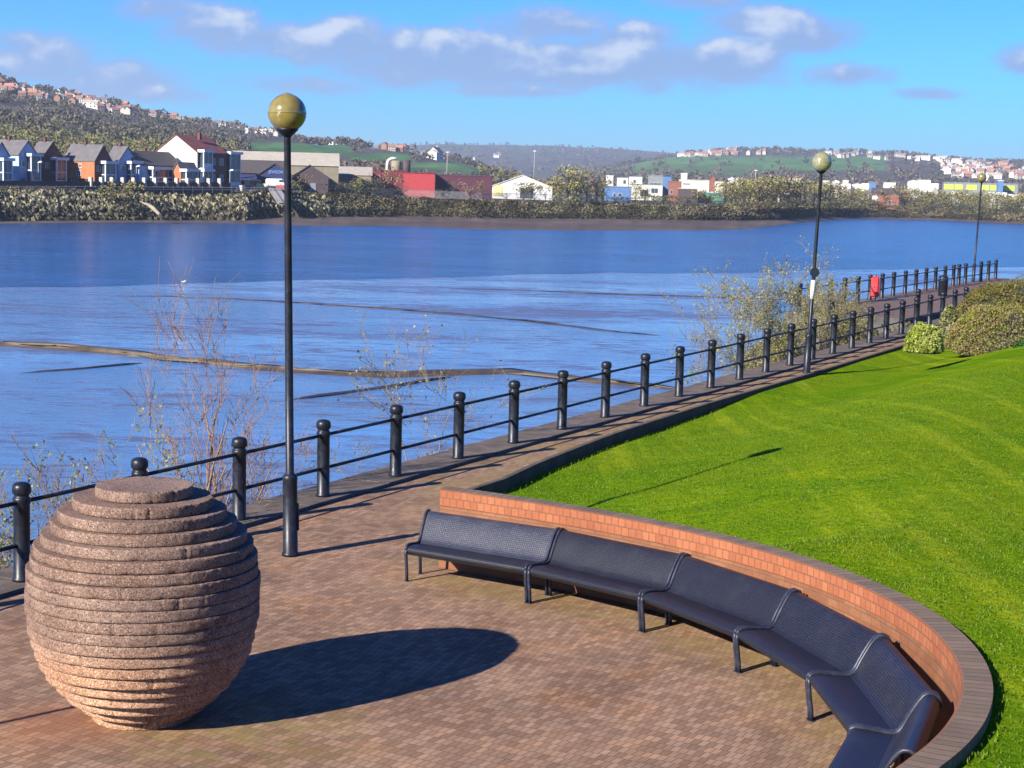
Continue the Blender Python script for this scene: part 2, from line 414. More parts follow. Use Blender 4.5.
MAT['bark_grey'] = plain('grey_bark', (.30, .24, .16), .85, .4, 20)
MAT['bark_dark'] = plain('dark_bark', (.07, .05, .04), .9, .4, 4)

# ------------------------------------------------------------------ control curves
def curve(pts):
    xs, ys = zip(*pts)
    return lambda x: np.interp(x, xs, ys)
def sstep(a, b, x):
    t = np.clip((np.asarray(x, float)-a)/(b-a), 0, 1); return t*t*(3-2*t)
azx = np.linspace(-1500, 2500, 400); aza = np.array([azim(x) for x in azx])
def az_of(x): return np.interp(x, azx, aza)

WZ = -4.0
# far shore (water line) as range by bearing
shore = curve([(-1500, 175), (-600, 215), (-200, 262), (0, 322.9), (100, 341.2), (200, 357.5), (260, 357.7), (300, 349.8), (400, 366.9), (480, 354.5), (600, 372.2), (700, 396.8), (740, 418.6), (780, 485.1), (810, 571.0), (860, 685.1), (930, 703.4), (1000, 666.4), (1040, 652.8), (1100, 640), (1500, 520), (2500, 420)])
mudw = curve([(-1500, 3), (-200, 4), (0, 10.3), (100, 12.0), (200, 12), (245, 16), (280, 38), (300, 45.1), (400, 58.6), (480, 78.1), (600, 89.8), (700, 90.3), (740, 86.4), (780, 55.5), (810, 44.4), (860, 12.6), (930, 17.2), (1000, 14.6), (1040, 13.7), (2500, 5)])
landz = curve([(-1500, 2.3), (0, 2.3), (250, 2.4), (330, 1.9), (400, 1.3), (500, 1.0), (620, .8), (740, .2), (860, -.6), (960, -1.2), (1030, -1.0), (2500, 0)])
bankw = curve([(-1500, 15), (230, 15), (330, 12), (500, 12), (740, 10), (2500, 9)])

def ridge(r1, r2, yc):
    def f(x, r):
        H = CH + (hor_v(x)-yc(x))*r2/FOC
        t = np.clip((r-r1)/(r2-r1), 0, 1)
        z = H*(t**1.05)
        z = np.where(r > r2, H - (r-r2)*.03, z)
        return np.where(H > 2, z, 0)
    return f
def hor_v(x): return np.interp(x, azx, [hor(a) for a in azx])
leftH = ridge(500, 1500, curve([(-1500, 78), (-600, 70), (-300, 72), (0, 88), (60, 101), (130, 114), (220, 131), (300, 143), (400, 153), (450, 161), (500, 173), (540, 186), (2500, 300)]))
farH = ridge(2600, 5500, curve([(-1500, 150), (300, 151), (400, 146.5), (450, 144.5), (520, 146), (600, 148.5), (640, 151), (670, 155), (760, 160), (1100, 166), (2500, 170)]))
rightH = ridge(1250, 3000, curve([(-1500, 400), (520, 190), (560, 181), (600, 172), (650, 161), (690, 155), (780, 152.5), (860, 156), (930, 160), (1024, 168), (1300, 172), (2500, 180)]))
def terrain(x, r):
    x = np.asarray(x, float); r = np.asarray(r, float)
    s = shore(x); mw = mudw(x); lz = landz(x); bw = bankw(x)
    z = np.full(np.broadcast(x, r).shape, -6.0)
    d = r - s
    z = np.where(d > -30, -6.0+2.0*np.clip((d+30)/30, 0, 1), z)
    z = np.where(d > 0, WZ + .8*np.clip(d/np.maximum(mw, 1), 0, 1)*np.clip(mw/40, .2, 1), z)
    zb = WZ + .8*np.clip(mw/40, .2, 1)
    t = np.clip((d-mw)/bw, 0, 1)
    z = np.where(d > mw, zb + (lz-zb)*t**.8, z)
    base = z + np.where(r > 900, 3.0*np.clip((r-900)/900, 0, 1), 0)
    up = np.maximum(np.maximum(leftH(x, r), farH(x, r)), rightH(x, r))
    w = ((x*7.31) % 1)*0
    rough = 1.2*np.sin(x*.043+r*.011)+.9*np.sin(x*.11-r*.02)
    return np.where((up > 0) & (r > s+mw+bw+20), np.maximum(base, base*.3+up + rough*np.clip(up/20, 0, 1)), base)
def ground_at(px, r): return float(terrain(px, r))
def far_pt(px, py):
    """nearest ground point on the far side seen at image (px,py)"""
    rr = np.concatenate([np.arange(float(shore(px))+5, 1600, 3), np.arange(1600, 6000, 12)])
    z = terrain(px, rr); yy = hor(px) - FOC*(z-CH)/rr
    ok = np.nonzero(yy <= py)[0]
    i = ok[0] if len(ok) else int(np.argmin(yy))
    a = az_of(px); return np.array([rr[i]*math.sin(a), rr[i]*math.cos(a), z[i]]), rr[i]
def far_xy(px, r, dz=0.0):
    a = az_of(px); return np.array([r*math.sin(a), r*math.cos(a), ground_at(px, r)+dz])

def vnoise(x, y, seed=0):
    """cheap smooth value noise, vectorised"""
    x = np.asarray(x, float); y = np.asarray(y, float)
    xi = np.floor(x).astype(np.int64); yi = np.floor(y).astype(np.int64)
    fx = x-xi; fy = y-yi; fx = fx*fx*(3-2*fx); fy = fy*fy*(3-2*fy)
    def h(a, b):
        n = (a*374761393 + b*668265263 + seed*974711) & 0x7fffffff
        n = ((n ^ (n >> 13))*1274126177) & 0x7fffffff
        return (n & 0xffff)/65535.0
    return (h(xi, yi)*(1-fx)+h(xi+1, yi)*fx)*(1-fy)+(h(xi, yi+1)*(1-fx)+h(xi+1, yi+1)*fx)*fy

# ------------------------------------------------------------------ terrain beyond the river
WOOD = np.array([.11, .095, .07]); WOOD2 = np.array([.14, .115, .085]); OLIVE = np.array([.105, .115, .035])
FIELD = np.array([.09, .23, .05]); FIELD2 = np.array([.15, .26, .07]); MUD = np.array([.150, .110, .092]); SCRUB = np.array([.12, .12, .05])
def land_cover(x, r, z):
    y = hor_v(x) - FOC*(z-CH)/r
    C = np.empty(x.shape+(3,)); n1 = vnoise(x*.05, r*.012, 1)[..., None]; n2 = vnoise(x*.17, r*.03, 2)[..., None]
    C[:] = WOOD; C = C*(1-n1)+WOOD2*n1
    lh = leftH(x, r) > 0
    def put(mask, colr, k=1.0):
        nonlocal C
        C = np.where(mask[..., None], C*(1-k)+np.asarray(colr)*k*(.8+.4*n2), C)
    nearhill = r < 1650; far = r > 3300; mid = (r >= 1250) & (r <= 3300) & (x > 520)
    put(nearhill & (y > 136) & (x < 230), OLIVE, .9)
    put(nearhill & (y > 118) & (y <= 134) & (x < 90), OLIVE, .5)
    put(nearhill & (x > 248) & (x < 352) & (y > 143+(x-250)*.03) & (y < 155+(x-250)*.02), FIELD, 1)
    put(nearhill & (x > 352) & (x < 410) & (y > 154) & (y < 161), FIELD, .95)
    put(nearhill & (x > 395) & (x < 520) & (y > 163) & (y < 175), FIELD*.9+FIELD2*.3, .9)
    put(nearhill & (x > 430) & (x < 560) & (y > 174), OLIVE, .8)
    put(far & (n2[..., 0] > .45) & (y < 152), [.06, .12, .05], .9)
    put(far & (n2[..., 0] <= .3), [.04, .06, .035], .8)
    put(mid & (y > 157.5) & (y < 171) & (x > 630) & (x < 885) & (n2[..., 0] > .22), FIELD*.8+FIELD2*.3, 1)
    put(mid & (y > 165) & (y < 176) & (x > 600) & (x < 760), FIELD*.6+OLIVE*.5, .7)
    put((r > 500) & (r < 1250) & (z < 14), [.11, .11, .06], .7)
    s = shore(x); d = r-s; mw = mudw(x); bw = bankw(x)
    C = np.where((d < mw+2)[..., None], MUD*(.75+.5*n2), C)
    bankm = (d >= mw+1) & (d < mw+bw)
    C = np.where(bankm[..., None], SCRUB*(.5+.7*n2), C)
    C = np.where(((d >= mw+bw) & (d < mw+bw+60))[..., None], np.array([.13, .12, .075])*(.8+.4*n2), C)
    return C
xs = np.concatenate([np.linspace(-1500, -250, 50)[:-1], np.linspace(-250, 1300, 420), np.linspace(1300, 2500, 50)[1:]])
ks = np.concatenate([np.array([-30, -10, -1]), np.linspace(0, 1, 7)*1.0])
rows = []
X2 = xs[None, :]
s0, mw0, bw0 = shore(xs), mudw(xs), bankw(xs)
for k in (-60, -15, 0): rows.append(s0+k)
for k in (.33, .66, 1.0): rows.append(s0+mw0*k+.01)
for k in (.2, .4, .6, .8, 1.0): rows.append(s0+mw0+bw0*k+.02)
start = s0+mw0+bw0
for i in range(1, 165):
    t = i/164; rows.append(start*(1-t**1.0)**1 * ((7000/start)**(t))**1 / (1-t) if False else start*(7000/start)**t)
Rr = np.array(rows); Xr = np.broadcast_to(X2, Rr.shape)
Zr = terrain(Xr, Rr); Ar = az_of(Xr)
Cc = land_cover(Xr, Rr, Zr)
o = grid_mesh('hills', Rr*np.sin(Ar), Rr*np.cos(Ar), Zr, MAT['land'], colors=Cc)
tag(o, 'wooded and farmed hills rising behind the far river bank', kind='structure')

# river bed sheet under everything & water
def sheet(name, x0, x1, y0, y1, z, mat, label):
    b = MB(); b.quad([(x0, y0, z), (x1, y0, z), (x1, y1, z), (x0, y1, z)]); o = b.build(name, mat)
    return tag(o, label, kind='structure')
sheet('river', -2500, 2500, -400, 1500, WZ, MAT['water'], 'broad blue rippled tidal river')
sheet('ground', -9000, 9000, -3000, 9000, -9, MAT['quay'], 'ground under the river valley')

# tidal flat: wet mud sheet, near side of the channel
edge_px = [(-900, 326), (-400, 306), (0, 287), (90, 286), (180, 284.5), (290, 281.5), (400, 278), (520, 275), (620, 273.5), (700, 273), (760, 272), (860, 270), (950, 268), (1023, 267.5), (1300, 270), (1700, 276)]
fl = [bp(x, y, WZ+.03) for x, y in edge_px]
pts = []
for i in range(len(fl)-1):
    for k in range(8):
        t = k/8; p = fl[i]*(1-t)+fl[i+1]*t
        w = 1.3*math.sin(p[0]*.21)+.7*math.sin(p[0]*.63+1)
        pts.append((p[0], p[1]+w, WZ+.03))
pts += [(160, 20, WZ+.03), (-160, 20, WZ+.03)]
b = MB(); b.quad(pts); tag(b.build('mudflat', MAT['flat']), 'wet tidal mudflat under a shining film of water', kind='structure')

MAT['darkmud'] = plain('dark_wet_mud', (.075, .062, .060), .5, .4, 1.2, bmp=.6, bscale=6, spec=.5)
def mud_ridge(px, width, hgt, label, z0=WZ+.03, seed=1):
    P = [bp(x, y, z0) for x, y in px]; V = []
    pts = []
    for i in range(len(P)-1):
        n = max(2, int(np.linalg.norm(P[i+1]-P[i])/.8))
        for k in range(n): pts.append(P[i]*(1-k/n)+P[i+1]*k/n)
    pts.append(P[-1]); pts = np.array(pts); n = len(pts)
    tt = np.linspace(0, 1, n); env = np.clip(np.minimum(tt, 1-tt)*9, 0, 1)
    rows = []
    for j, (u, zz) in enumerate([(-.5, -.05), (-.36, .35), (-.15, .8), (.05, 1), (.25, .7), (.42, .3), (.5, -.05)]):
        nz = vnoise(tt*n*.35+j*3.3, tt*0+j, seed)-.5; n2 = vnoise(tt*n*.12, tt*0+9, seed+5)
        w = width*(.35+.7*n2)*env+.05
        y = pts[:, 1]+u*w+nz*.9*width*.5+(n2-.5)*width*.5; x = pts[:, 0]+nz*.5
        rows.append((x, y, z0+zz*hgt*(.6+.8*n2)*env + (nz*.12*hgt if 0 < j < 6 else 0)))
    R = np.array([[r[0], r[1], r[2]] for r in rows])
    o = grid_mesh('mud_bank', R[:, 0], R[:, 1], R[:, 2], MAT['ridge' if width > 2 else 'darkmud'])
    return tag(o, label, kind='structure')
mud_ridge([(-60, 342), (0, 345), (60, 348), (120, 353), (170, 359), (230, 365), (300, 371), (350, 374), (400, 376), (450, 374), (510, 372), (560, 377), (630, 385), (700, 392)], 2.05, .17, 'long low bank of brown mud across the wet flat', seed=3)
mud_ridge([(110, 296), (170, 296), (240, 299), (300, 303), (380, 308), (430, 312), (520, 320), (600, 330), (660, 336)], 1.1, .07, 'thin dark mud edge in the middle of the flat', seed=4)
mud_ridge([(440, 288), (520, 290), (600, 294), (700, 297), (800, 300)], 1.2, .05, 'thin mud edge beyond the middle of the flat', seed=5)
mud_ridge([(20, 373), (80, 369), (140, 363)], .9, .08, 'short dark mud edge below the long mud bank', seed=6)
mud_ridge([(290, 400), (350, 393), (410, 384), (450, 377)], .8, .08, 'short mud edge joining the long mud bank from below', seed=7)

# ------------------------------------------------------------------ near ground
FP0 = np.array([-5.846, 20.343]); FD = np.array([.9827, 2.0418]); SP = float(np.linalg.norm(FD)); FE = FD/SP
FN = np.array([FE[1], -FE[0]])           # towards the land
def fpt(s, d, z=0.0):                     # s metres along the railing, d towards the land
    p = FP0+FE*s+FN*d; return (float(p[0]), float(p[1]), z)
def fsd(x, y):
    q0 = x-FP0[0]; q1 = y-FP0[1]; return q0*FE[0]+q1*FE[1], q0*FN[0]+q1*FN[1]
# kerb offset from railing by s
kerb_d = curve([(-50, 1.55), (10, 1.55), (12, 1.3), (16, 1.02), (22, .93), (27, 1.0), (34, 1.05), (60, 1.05), (90, 1.05)])
# curved wall: polar polynomial around its centre
WCX, WCY = -3.09, 14.96
def wall_r(t):
    if t < -.52: return 6.79+(t+.52)*.35
    return .2248*t**4+.26332*t**3-.53217*t**2+.00498*t+6.9538
T0, T1 = -1.75, 1.26
def wall_p(t, off=0.0):
    r = wall_r(t)+off; return (WCX+r*math.cos(t), WCY+r*math.sin(t))
WT = .24; WH = 1.03
# paving polygon
poly = [fpt(-60, .3)[:2], fpt(70, .3)[:2]]
for s in (70, 60, 50, 40, 34, 30, 27, 24, 22, 19, 16, 14, 12, 10.5, 9.2, 8): poly.append(fpt(s, float(kerb_d(s)))[:2])
# left edge of the lawn down to the wall end
poly += [(-.78, 25.0), (wall_p(T1, WT*.5)[0]-.02, wall_p(T1, WT*.5)[1]+.05)]
n = 60
for i in range(n+1):
    t = T1+(T1*0)+(T0-T1)*i/n; poly.append(wall_p(t, WT*.5))
poly += [(6, 4), (30, 2), (30, -40), (-45, -40)]
bm = bmesh.new(); vs = [bm.verts.new((x, y, 0)) for x, y in poly]; f = bm.faces.new(vs)
bmesh.ops.triangulate(bm, faces=[f]); bmesh.ops.recalc_face_normals(bm, faces=bm.faces)
for f in bm.faces:
    if f.normal.z < 0: f.normal_flip()
me = bpy.data.meshes.new('plaza'); bm.to_mesh(me); bm.free(); me.materials.append(MAT['paving'])
tag(link('plaza', me), 'brown block paved plaza and riverside path', kind='structure')
# coping of the quay
b = MB()
S = np.arange(-60, 71, 1.2)
for i in range(len(S)-1):
    s0_, s1_ = S[i]+.006, S[i+1]-.006
    zt = .045+random.uniform(-.006, .006)
    dz = [(-.62, -.6), (-.62, zt-.02), (-.60, zt), (.27, zt), (.29, zt-.02), (.29, -.02)]
    n0 = len(b.v)
    for s in (s0_, s1_):
        for d, z in dz: b.v.append(fpt(s, d+.0, z))
    for k in range(5): b.face((n0+k, n0+k+1, n0+6+k+1, n0+6+k), 0)
    b.face(tuple(n0+k for k in range(6)), 0); b.face(tuple(n0+6+k for k in reversed(range(6))), 0)
tag(b.build('quay_edge', MAT['coping']), 'weathered stone edge of the quay under the railing', kind='structure')
b = MB(); P0, P1 = fpt(-60, -.55), fpt(70, -.55); P2, P3 = fpt(70, .32), fpt(-60, .32)
b.quad([(P0[0], P0[1], -8), (P1[0], P1[1], -8), (P1[0], P1[1], -.3), (P0[0], P0[1], -.3)])
b.quad([(P0[0], P0[1], -.02), (P1[0], P1[1], -.02), (P2[0], P2[1], -.02), (P3[0], P3[1], -.02)])
tag(b.build('quay_face', MAT['quay']), 'vertical quay face down to the river', kind='structure')

# lawn
def lawn_z(x, y):
    s, d = fsd(x, y); dd = d-kerb_d(s)
    left = (x+.72)+np.clip(21.5-y, 0, 30)*1.3  # edge running from the kerb to the wall end
    dl = np.where(y < 28.2, left*1.0+.0, 99)
    dd = np.minimum(dd, np.where(y < 27.5, dl, 99))
    base = -.17 + 1.10*sstep(.3, 7.5, dd) - .04*sstep(24, 20, s)*sstep(2.6, .2, dd)
    # far mound under the hedge
    base = base + .42*sstep(28, 50, y)*sstep(2, 8, dd)
    base += .035*(vnoise(x*.5, y*.5, 11)-.5) + .05*(vnoise(x*.17, y*.17, 12)-.5)
    # dish down to the back of the wall
    r = np.hypot(x-WCX, y-WCY)
    base = base+np.where(s > 22, .10*sstep(22, 26, s)*sstep(1.5, 0, dd), 0)
    return np.minimum(base, .93+np.clip(r-7.6, 0, 30)*.03), dd
wr_v = np.vectorize(wall_r)
def lawn_grid(s0, s1, ds, d0, d1, nd, name):
    s = np.arange(s0, s1, ds); u = np.linspace(0, 1, nd)
    Sg, Ug = np.meshgrid(s, u, indexing='ij')
    Dg = kerb_d(Sg)+.0 + (d1)*Ug**1.5
    X = FP0[0]+FE[0]*Sg+FN[0]*Dg; Y = FP0[1]+FE[1]*Sg+FN[1]*Dg
    Z, dd = lawn_z(X, Y)
    th = np.arctan2(Y-WCY, X-WCX); rr = np.hypot(X-WCX, Y-WCY)
    inside = ((th > T0-.3) & (th < T1+.0) & (rr < wr_v(np.clip(th, T0, T1))+WT*.45)) | (X < -.70) & (Y < 28) | (Y < 21) & (X < -.4) | ((Y < 8.6) & (X < 0))
    m = ~(inside[:-1, :-1] | inside[1:, :-1] | inside[:-1, 1:] | inside[1:, 1:])
    return X, Y, Z, m
X, Y, Z, m = lawn_grid(-22, 60, .16, 0, 34, 230, 'lawn')
o = grid_mesh('lawn', X, Y, Z, MAT['grass'], mask=m)
tag(o, 'sloping bright green mown lawn', kind='structure')
# grass blades near kerb and over the near lawn
cand = []
NB = 52000
sx = RNG.uniform(6, 36, NB*2); ux = RNG.uniform(0, 1, NB*2)
def scatter(s, d):
    return FP0[0]+FE[0]*s+FN[0]*d, FP0[1]+FE[1]*s+FN[1]*d
gx = RNG.uniform(-.6, 13, 190000); gy = RNG.uniform(7, 40, 190000)
s_, d_ = fsd(gx, gy); dd = d_-kerb_d(s_)
th = np.arctan2(gy-WCY, gx-WCX); rr = np.hypot(gx-WCX, gy-WCY)
ok = (dd > .02) & (rr > wr_v(np.clip(th, T0, T1))+WT+.02) & (gx < (gy*.31+1)) & (RNG.uniform(0, 1, len(gx)) < np.clip(16/gy, .15, 1.3))
ok &= ~((gx < -.6) & (gy < 28))
gx, gy = gx[ok], gy[ok]; gz, _ = lawn_z(gx, gy)
nb = len(gx); hgt = RNG.uniform(.012, .034, nb)*np.where(dd[ok] < .25, 1.9, 1)
hgt = hgt*np.where(rr[ok] < wr_v(np.clip(th[ok], T0, T1))+WT+.12, 1.8, 1)
aa = RNG.uniform(0, 2*PI, nb); lx, ly = RNG.normal(0, .35, nb)*hgt, RNG.normal(0, .35, nb)*hgt; wv = RNG.uniform(.006, .014, nb)
V = np.stack([np.stack([gx-wv*np.cos(aa), gy-wv*np.sin(aa), gz-.004], -1), np.stack([gx+wv*np.cos(aa), gy+wv*np.sin(aa), gz-.004], -1), np.stack([gx+lx, gy+ly, gz+hgt], -1)], 1).reshape(-1, 3)
me = bpy.data.meshes.new('grass'); me.vertices.add(3*nb); me.vertices.foreach_set('co', V.ravel())
me.loops.add(3*nb); me.loops.foreach_set('vertex_index', np.arange(3*nb)); me.polygons.add(nb); me.polygons.foreach_set('loop_start', np.arange(nb)*3); me.update(calc_edges=True)
pn = vnoise(gx*1.1, gy*1.1, 5)*.6+vnoise(gx*4, gy*4, 6)*.4+RNG.normal(0, .12, nb)
Cg = np.array([.125, .26, .006])[None]*(1-pn[:, None]) + np.array([.24, .35, .012])[None]*pn[:, None]
Cg = np.where((RNG.uniform(0, 1, nb) < .05)[:, None], [.34, .32, .10], Cg)
ca_ = me.color_attributes.new('cover', 'FLOAT_COLOR', 'POINT'); Cg = np.repeat(np.clip(Cg, .01, 1), 3, 0)
ca_.data.foreach_set('color', np.concatenate([Cg, np.ones((len(Cg), 1))], 1).ravel()); me.materials.append(MAT['leaf'])
tag(link('grass', me), 'short green grass blades covering the lawn', 'grass', kind='stuff')

# kerb between path and lawn
b = MB(); S = np.arange(8.2, 66, .9)
for i in range(len(S)-1):
    q = []
    for s in (S[i], S[i+1]-.008):
        kd = float(kerb_d(s)); q.append([fpt(s, kd-.05, -.02), fpt(s, kd-.05, .018), fpt(s, kd+.045, .018), fpt(s, kd+.05, -.4)])
    n0 = len(b.v); b.v += q[0]+q[1]
    for k in range(3): b.face((n0+k, n0+k+1, n0+4+k+1, n0+4+k))
    b.face((n0, n0+3, n0+2, n0+1)); b.face((n0+4, n0+5, n0+6, n0+7))
tag(b.build('kerb', MAT['kerbdark']), 'low stone kerb between the path and the lawn', kind='structure')

b = MB(); k1 = [fpt(s, float(kerb_d(s))+.04, -.62) for s in (8, 12, 16, 20, 24, 30, 40, 50, 60)]
b.quad([(6.5, -40, -.62), (70, -40, -.62), (70, 75, -.62)] + k1[::-1] + [(4.6, 21, -.62), (5.2, 14, -.62), (4.6, 9, -.62)])
tag(b.build('park_ground', MAT['grass']), 'grass ground under and beside the lawn', kind='structure')

# curved brick retaining wall
wall = empty('brick_wall', (WCX, WCY, 0), 0, 'low curved orange brick wall with brown coping behind the black benches', 'wall')
b = MB(); n = 170; L = 0; cb = MB(); sb = MB(); prev = None
ring = []
for i in range(n+1):
    t = T1+(T0-T1)*i/n; p = np.array(wall_p(t))-np.array([WCX, WCY]); q = np.array(wall_p(t, WT))-np.array([WCX, WCY])
    if prev is not None: L += np.linalg.norm(p-prev)
    prev = p; ring.append((p, q, L))
for i in range(n):
    (p, q, l0), (p2, q2, l1) = ring[i], ring[i+1]
    zs = WH-.215
    b.quad([(*p, 0), (*p2, 0), (*p2, zs), (*p, zs)], 0, True, [(l0, 0), (l1, 0), (l1, zs), (l0, zs)])
    e = .004
    pi, p2i = p*(1-.0015), p2*(1-.0015)
    sb.quad([(*pi, zs), (*p2i, zs), (*p2i, WH-.012), (*pi, WH-.012)], 0, True, [(l0, 0), (l1, 0), (l1, .2), (l0, .2)])
    po, p2o = p*1.002, p2*1.002
    sb.quad([(*pi, WH-.012), (*p2i, WH-.012), (*p2o, WH), (*po, WH)], 0, True, [(l0, .2), (l1, .2), (l1, .212), (l0, .212)])
    cb.quad([(*po, WH), (*p2o, WH), (*q2, WH), (*q, WH)], 0, True, [(l0, .05), (l1, .05), (l1, .3), (l0, .3)])
    cb.quad([(*q, WH), (*q2, WH), (*q2, WH-.25), (*q, WH-.25)], 0, True, [(l0, .3), (l1, .3), (l1, .5), (l0, .5)])
    b.quad([(*q, WH-.25), (*q2, WH-.25), (*q2, 0), (*q, 0)], 0, True, [(l0, 0), (l1, 0), (l1, .8), (l0, .8)])
p, q, _ = ring[0]
b.quad([(*p, 0), (*q, 0), (*q, WH), (*p, WH)], 0, False, [(0, 0), (WT, 0), (WT, WH), (0, WH)])
p, q, _ = ring[-1]
b.quad([(*p, 0), (*q, 0), (*q, WH), (*p, WH)], 0, False, [(0, 0), (WT, 0), (WT, WH), (0, WH)])
b.build('brick_face', MAT['wall_brick'], wall); sb.build('soldier_course', MAT['soldier'], wall); cb.build('coping', MAT['cope_brick'], wall)

# ------------------------------------------------------------------ benches (six bays)
FR = [(-1.28, 20.99), (.24, 20.0), (1.5, 18.81), (2.37, 17.28), (2.85, 15.72), (2.93, 14.13), (2.42, 12.76)]
BK = [(-1.03, 21.75), (.675, 20.74), (2.08, 19.44), (3.09, 17.77), (3.64, 15.97), (3.66, 14.07), (3.10, 12.50)]
# profile: (u = 0 front .. 1 back top, z)
prof = [(.07, .335), (.015, .36), (-.01, .40), (.01, .435), (.06, .452), (.16, .448), (.30, .432), (.42, .418), (.50, .415), (.555, .43), (.595, .47), (.64, .54), (.70, .62), (.76, .695), (.815, .748), (.86, .770), (.92, .772), (.97, .755), (1.0, .715), (1.01, .66)]
SPLIT = 9
def sec(i, u, z, a, c):
    """point on bay i (between joints i, i+1) at fraction a along"""
    f0 = np.array(FR[i]); f1 = np.array(FR[i+1]); b0 = np.array(BK[i]); b1 = np.array(BK[i+1])
    p0 = f0+(b0-f0)*u; p1 = f1+(b1-f1)*u; p = p0*(1-a)+p1*a
    return (float(p[0]-c[0]), float(p[1]-c[1]), z)
bench_labels = ['first black bench at the far left end of the curve, its mesh back greyish',
                'second black bench from the far left end of the curved row',
                'third black bench along the curved row, above the tip of the round shadow side',
                'fourth black bench along the curved row before the sharp bend',
                'fifth black bench, in the bend beside the curved wall coping',
                'nearest black bench, cut by the bottom edge of the photo']
bench_labels[2] = 'third black bench from the far left end of the curved row'
for i in range(6):
    c = ((FR[i][0]+FR[i+1][0])/2, (FR[i][1]+FR[i+1][1])/2)
    t = empty('bench', (c[0], c[1], 0), 0, bench_labels[i], 'bench', 'curved row of black perforated steel benches')
    W = math.dist(FR[i], FR[i+1])
    def panel(name, seq):
        b = MB(); A = np.linspace(.022, .978, 9); acc = [0]
        for k in range(1, len(seq)): acc.append(acc[-1]+math.hypot((seq[k][0]-seq[k-1][0])*.75, seq[k][1]-seq[k-1][1]))
        for k in range(len(seq)-1):
            for j in range(8):
                b.quad([sec(i, seq[k][0], seq[k][1], A[j], c), sec(i, seq[k][0], seq[k][1], A[j+1], c), sec(i, seq[k+1][0], seq[k+1][1], A[j+1], c), sec(i, seq[k+1][0], seq[k+1][1], A[j], c)], 0, True,
                       [(A[j]*W, acc[k]), (A[j+1]*W, acc[k]), (A[j+1]*W, acc[k+1]), (A[j]*W, acc[k+1])])
        o = b.build(name, MAT['perf_worn' if (i == 0 and name == 'backrest') else 'perf'], t)
        bm = bmesh.new(); bm.from_mesh(o.data); bmesh.ops.remove_doubles(bm, verts=bm.verts, dist=.0005); bm.to_mesh(o.data); bm.free()
        md = o.modifiers.new('thick', 'SOLIDIFY'); md.thickness = .006; md.offset = -1; md.use_rim = False
        return o
    panel('seat', prof[:SPLIT]); panel('backrest', prof[SPLIT-1:])
    for a, inx in ((.0, 1), (1.0, -1)):
        aa = a+inx*.014
        # frame following the profile
        b = MB(); b.tube([sec(i, u, z+.008, aa, c) for u, z in prof[2:]], .019, 8); b.build('frame', MAT['frame'], t)
        b = MB(); b.tube([sec(i, .05, .006, aa, c), sec(i, .04, .10, aa, c), sec(i, .01, .25, aa, c), sec(i, -.005, .36, aa, c), sec(i, .0, .42, aa, c)], .021, 8)
        b.tube([sec(i, .05, .001, aa, c), sec(i, .05, .008, aa, c)], .034, 10)
        b.build('leg', MAT['frame'], t)
        b = MB(); b.tube([sec(i, .62, .006, aa, c), sec(i, .60, .2, aa, c), sec(i, .56, .415, aa, c)], .021, 8)
        b.tube([sec(i, .62, .001, aa, c), sec(i, .62, .008, aa, c)], .034, 10)
        b.build('leg', MAT['frame'], t)
    b = MB(); b.tube([sec(i, .56, .39, .0, c), sec(i, .56, .39, 1.0, c)], .018, 8); b.tube([sec(i, .06, .37, .0, c), sec(i, .06, .37, 1.0, c)], .012, 8)
    b.build('crossbar', MAT['frame'], t)

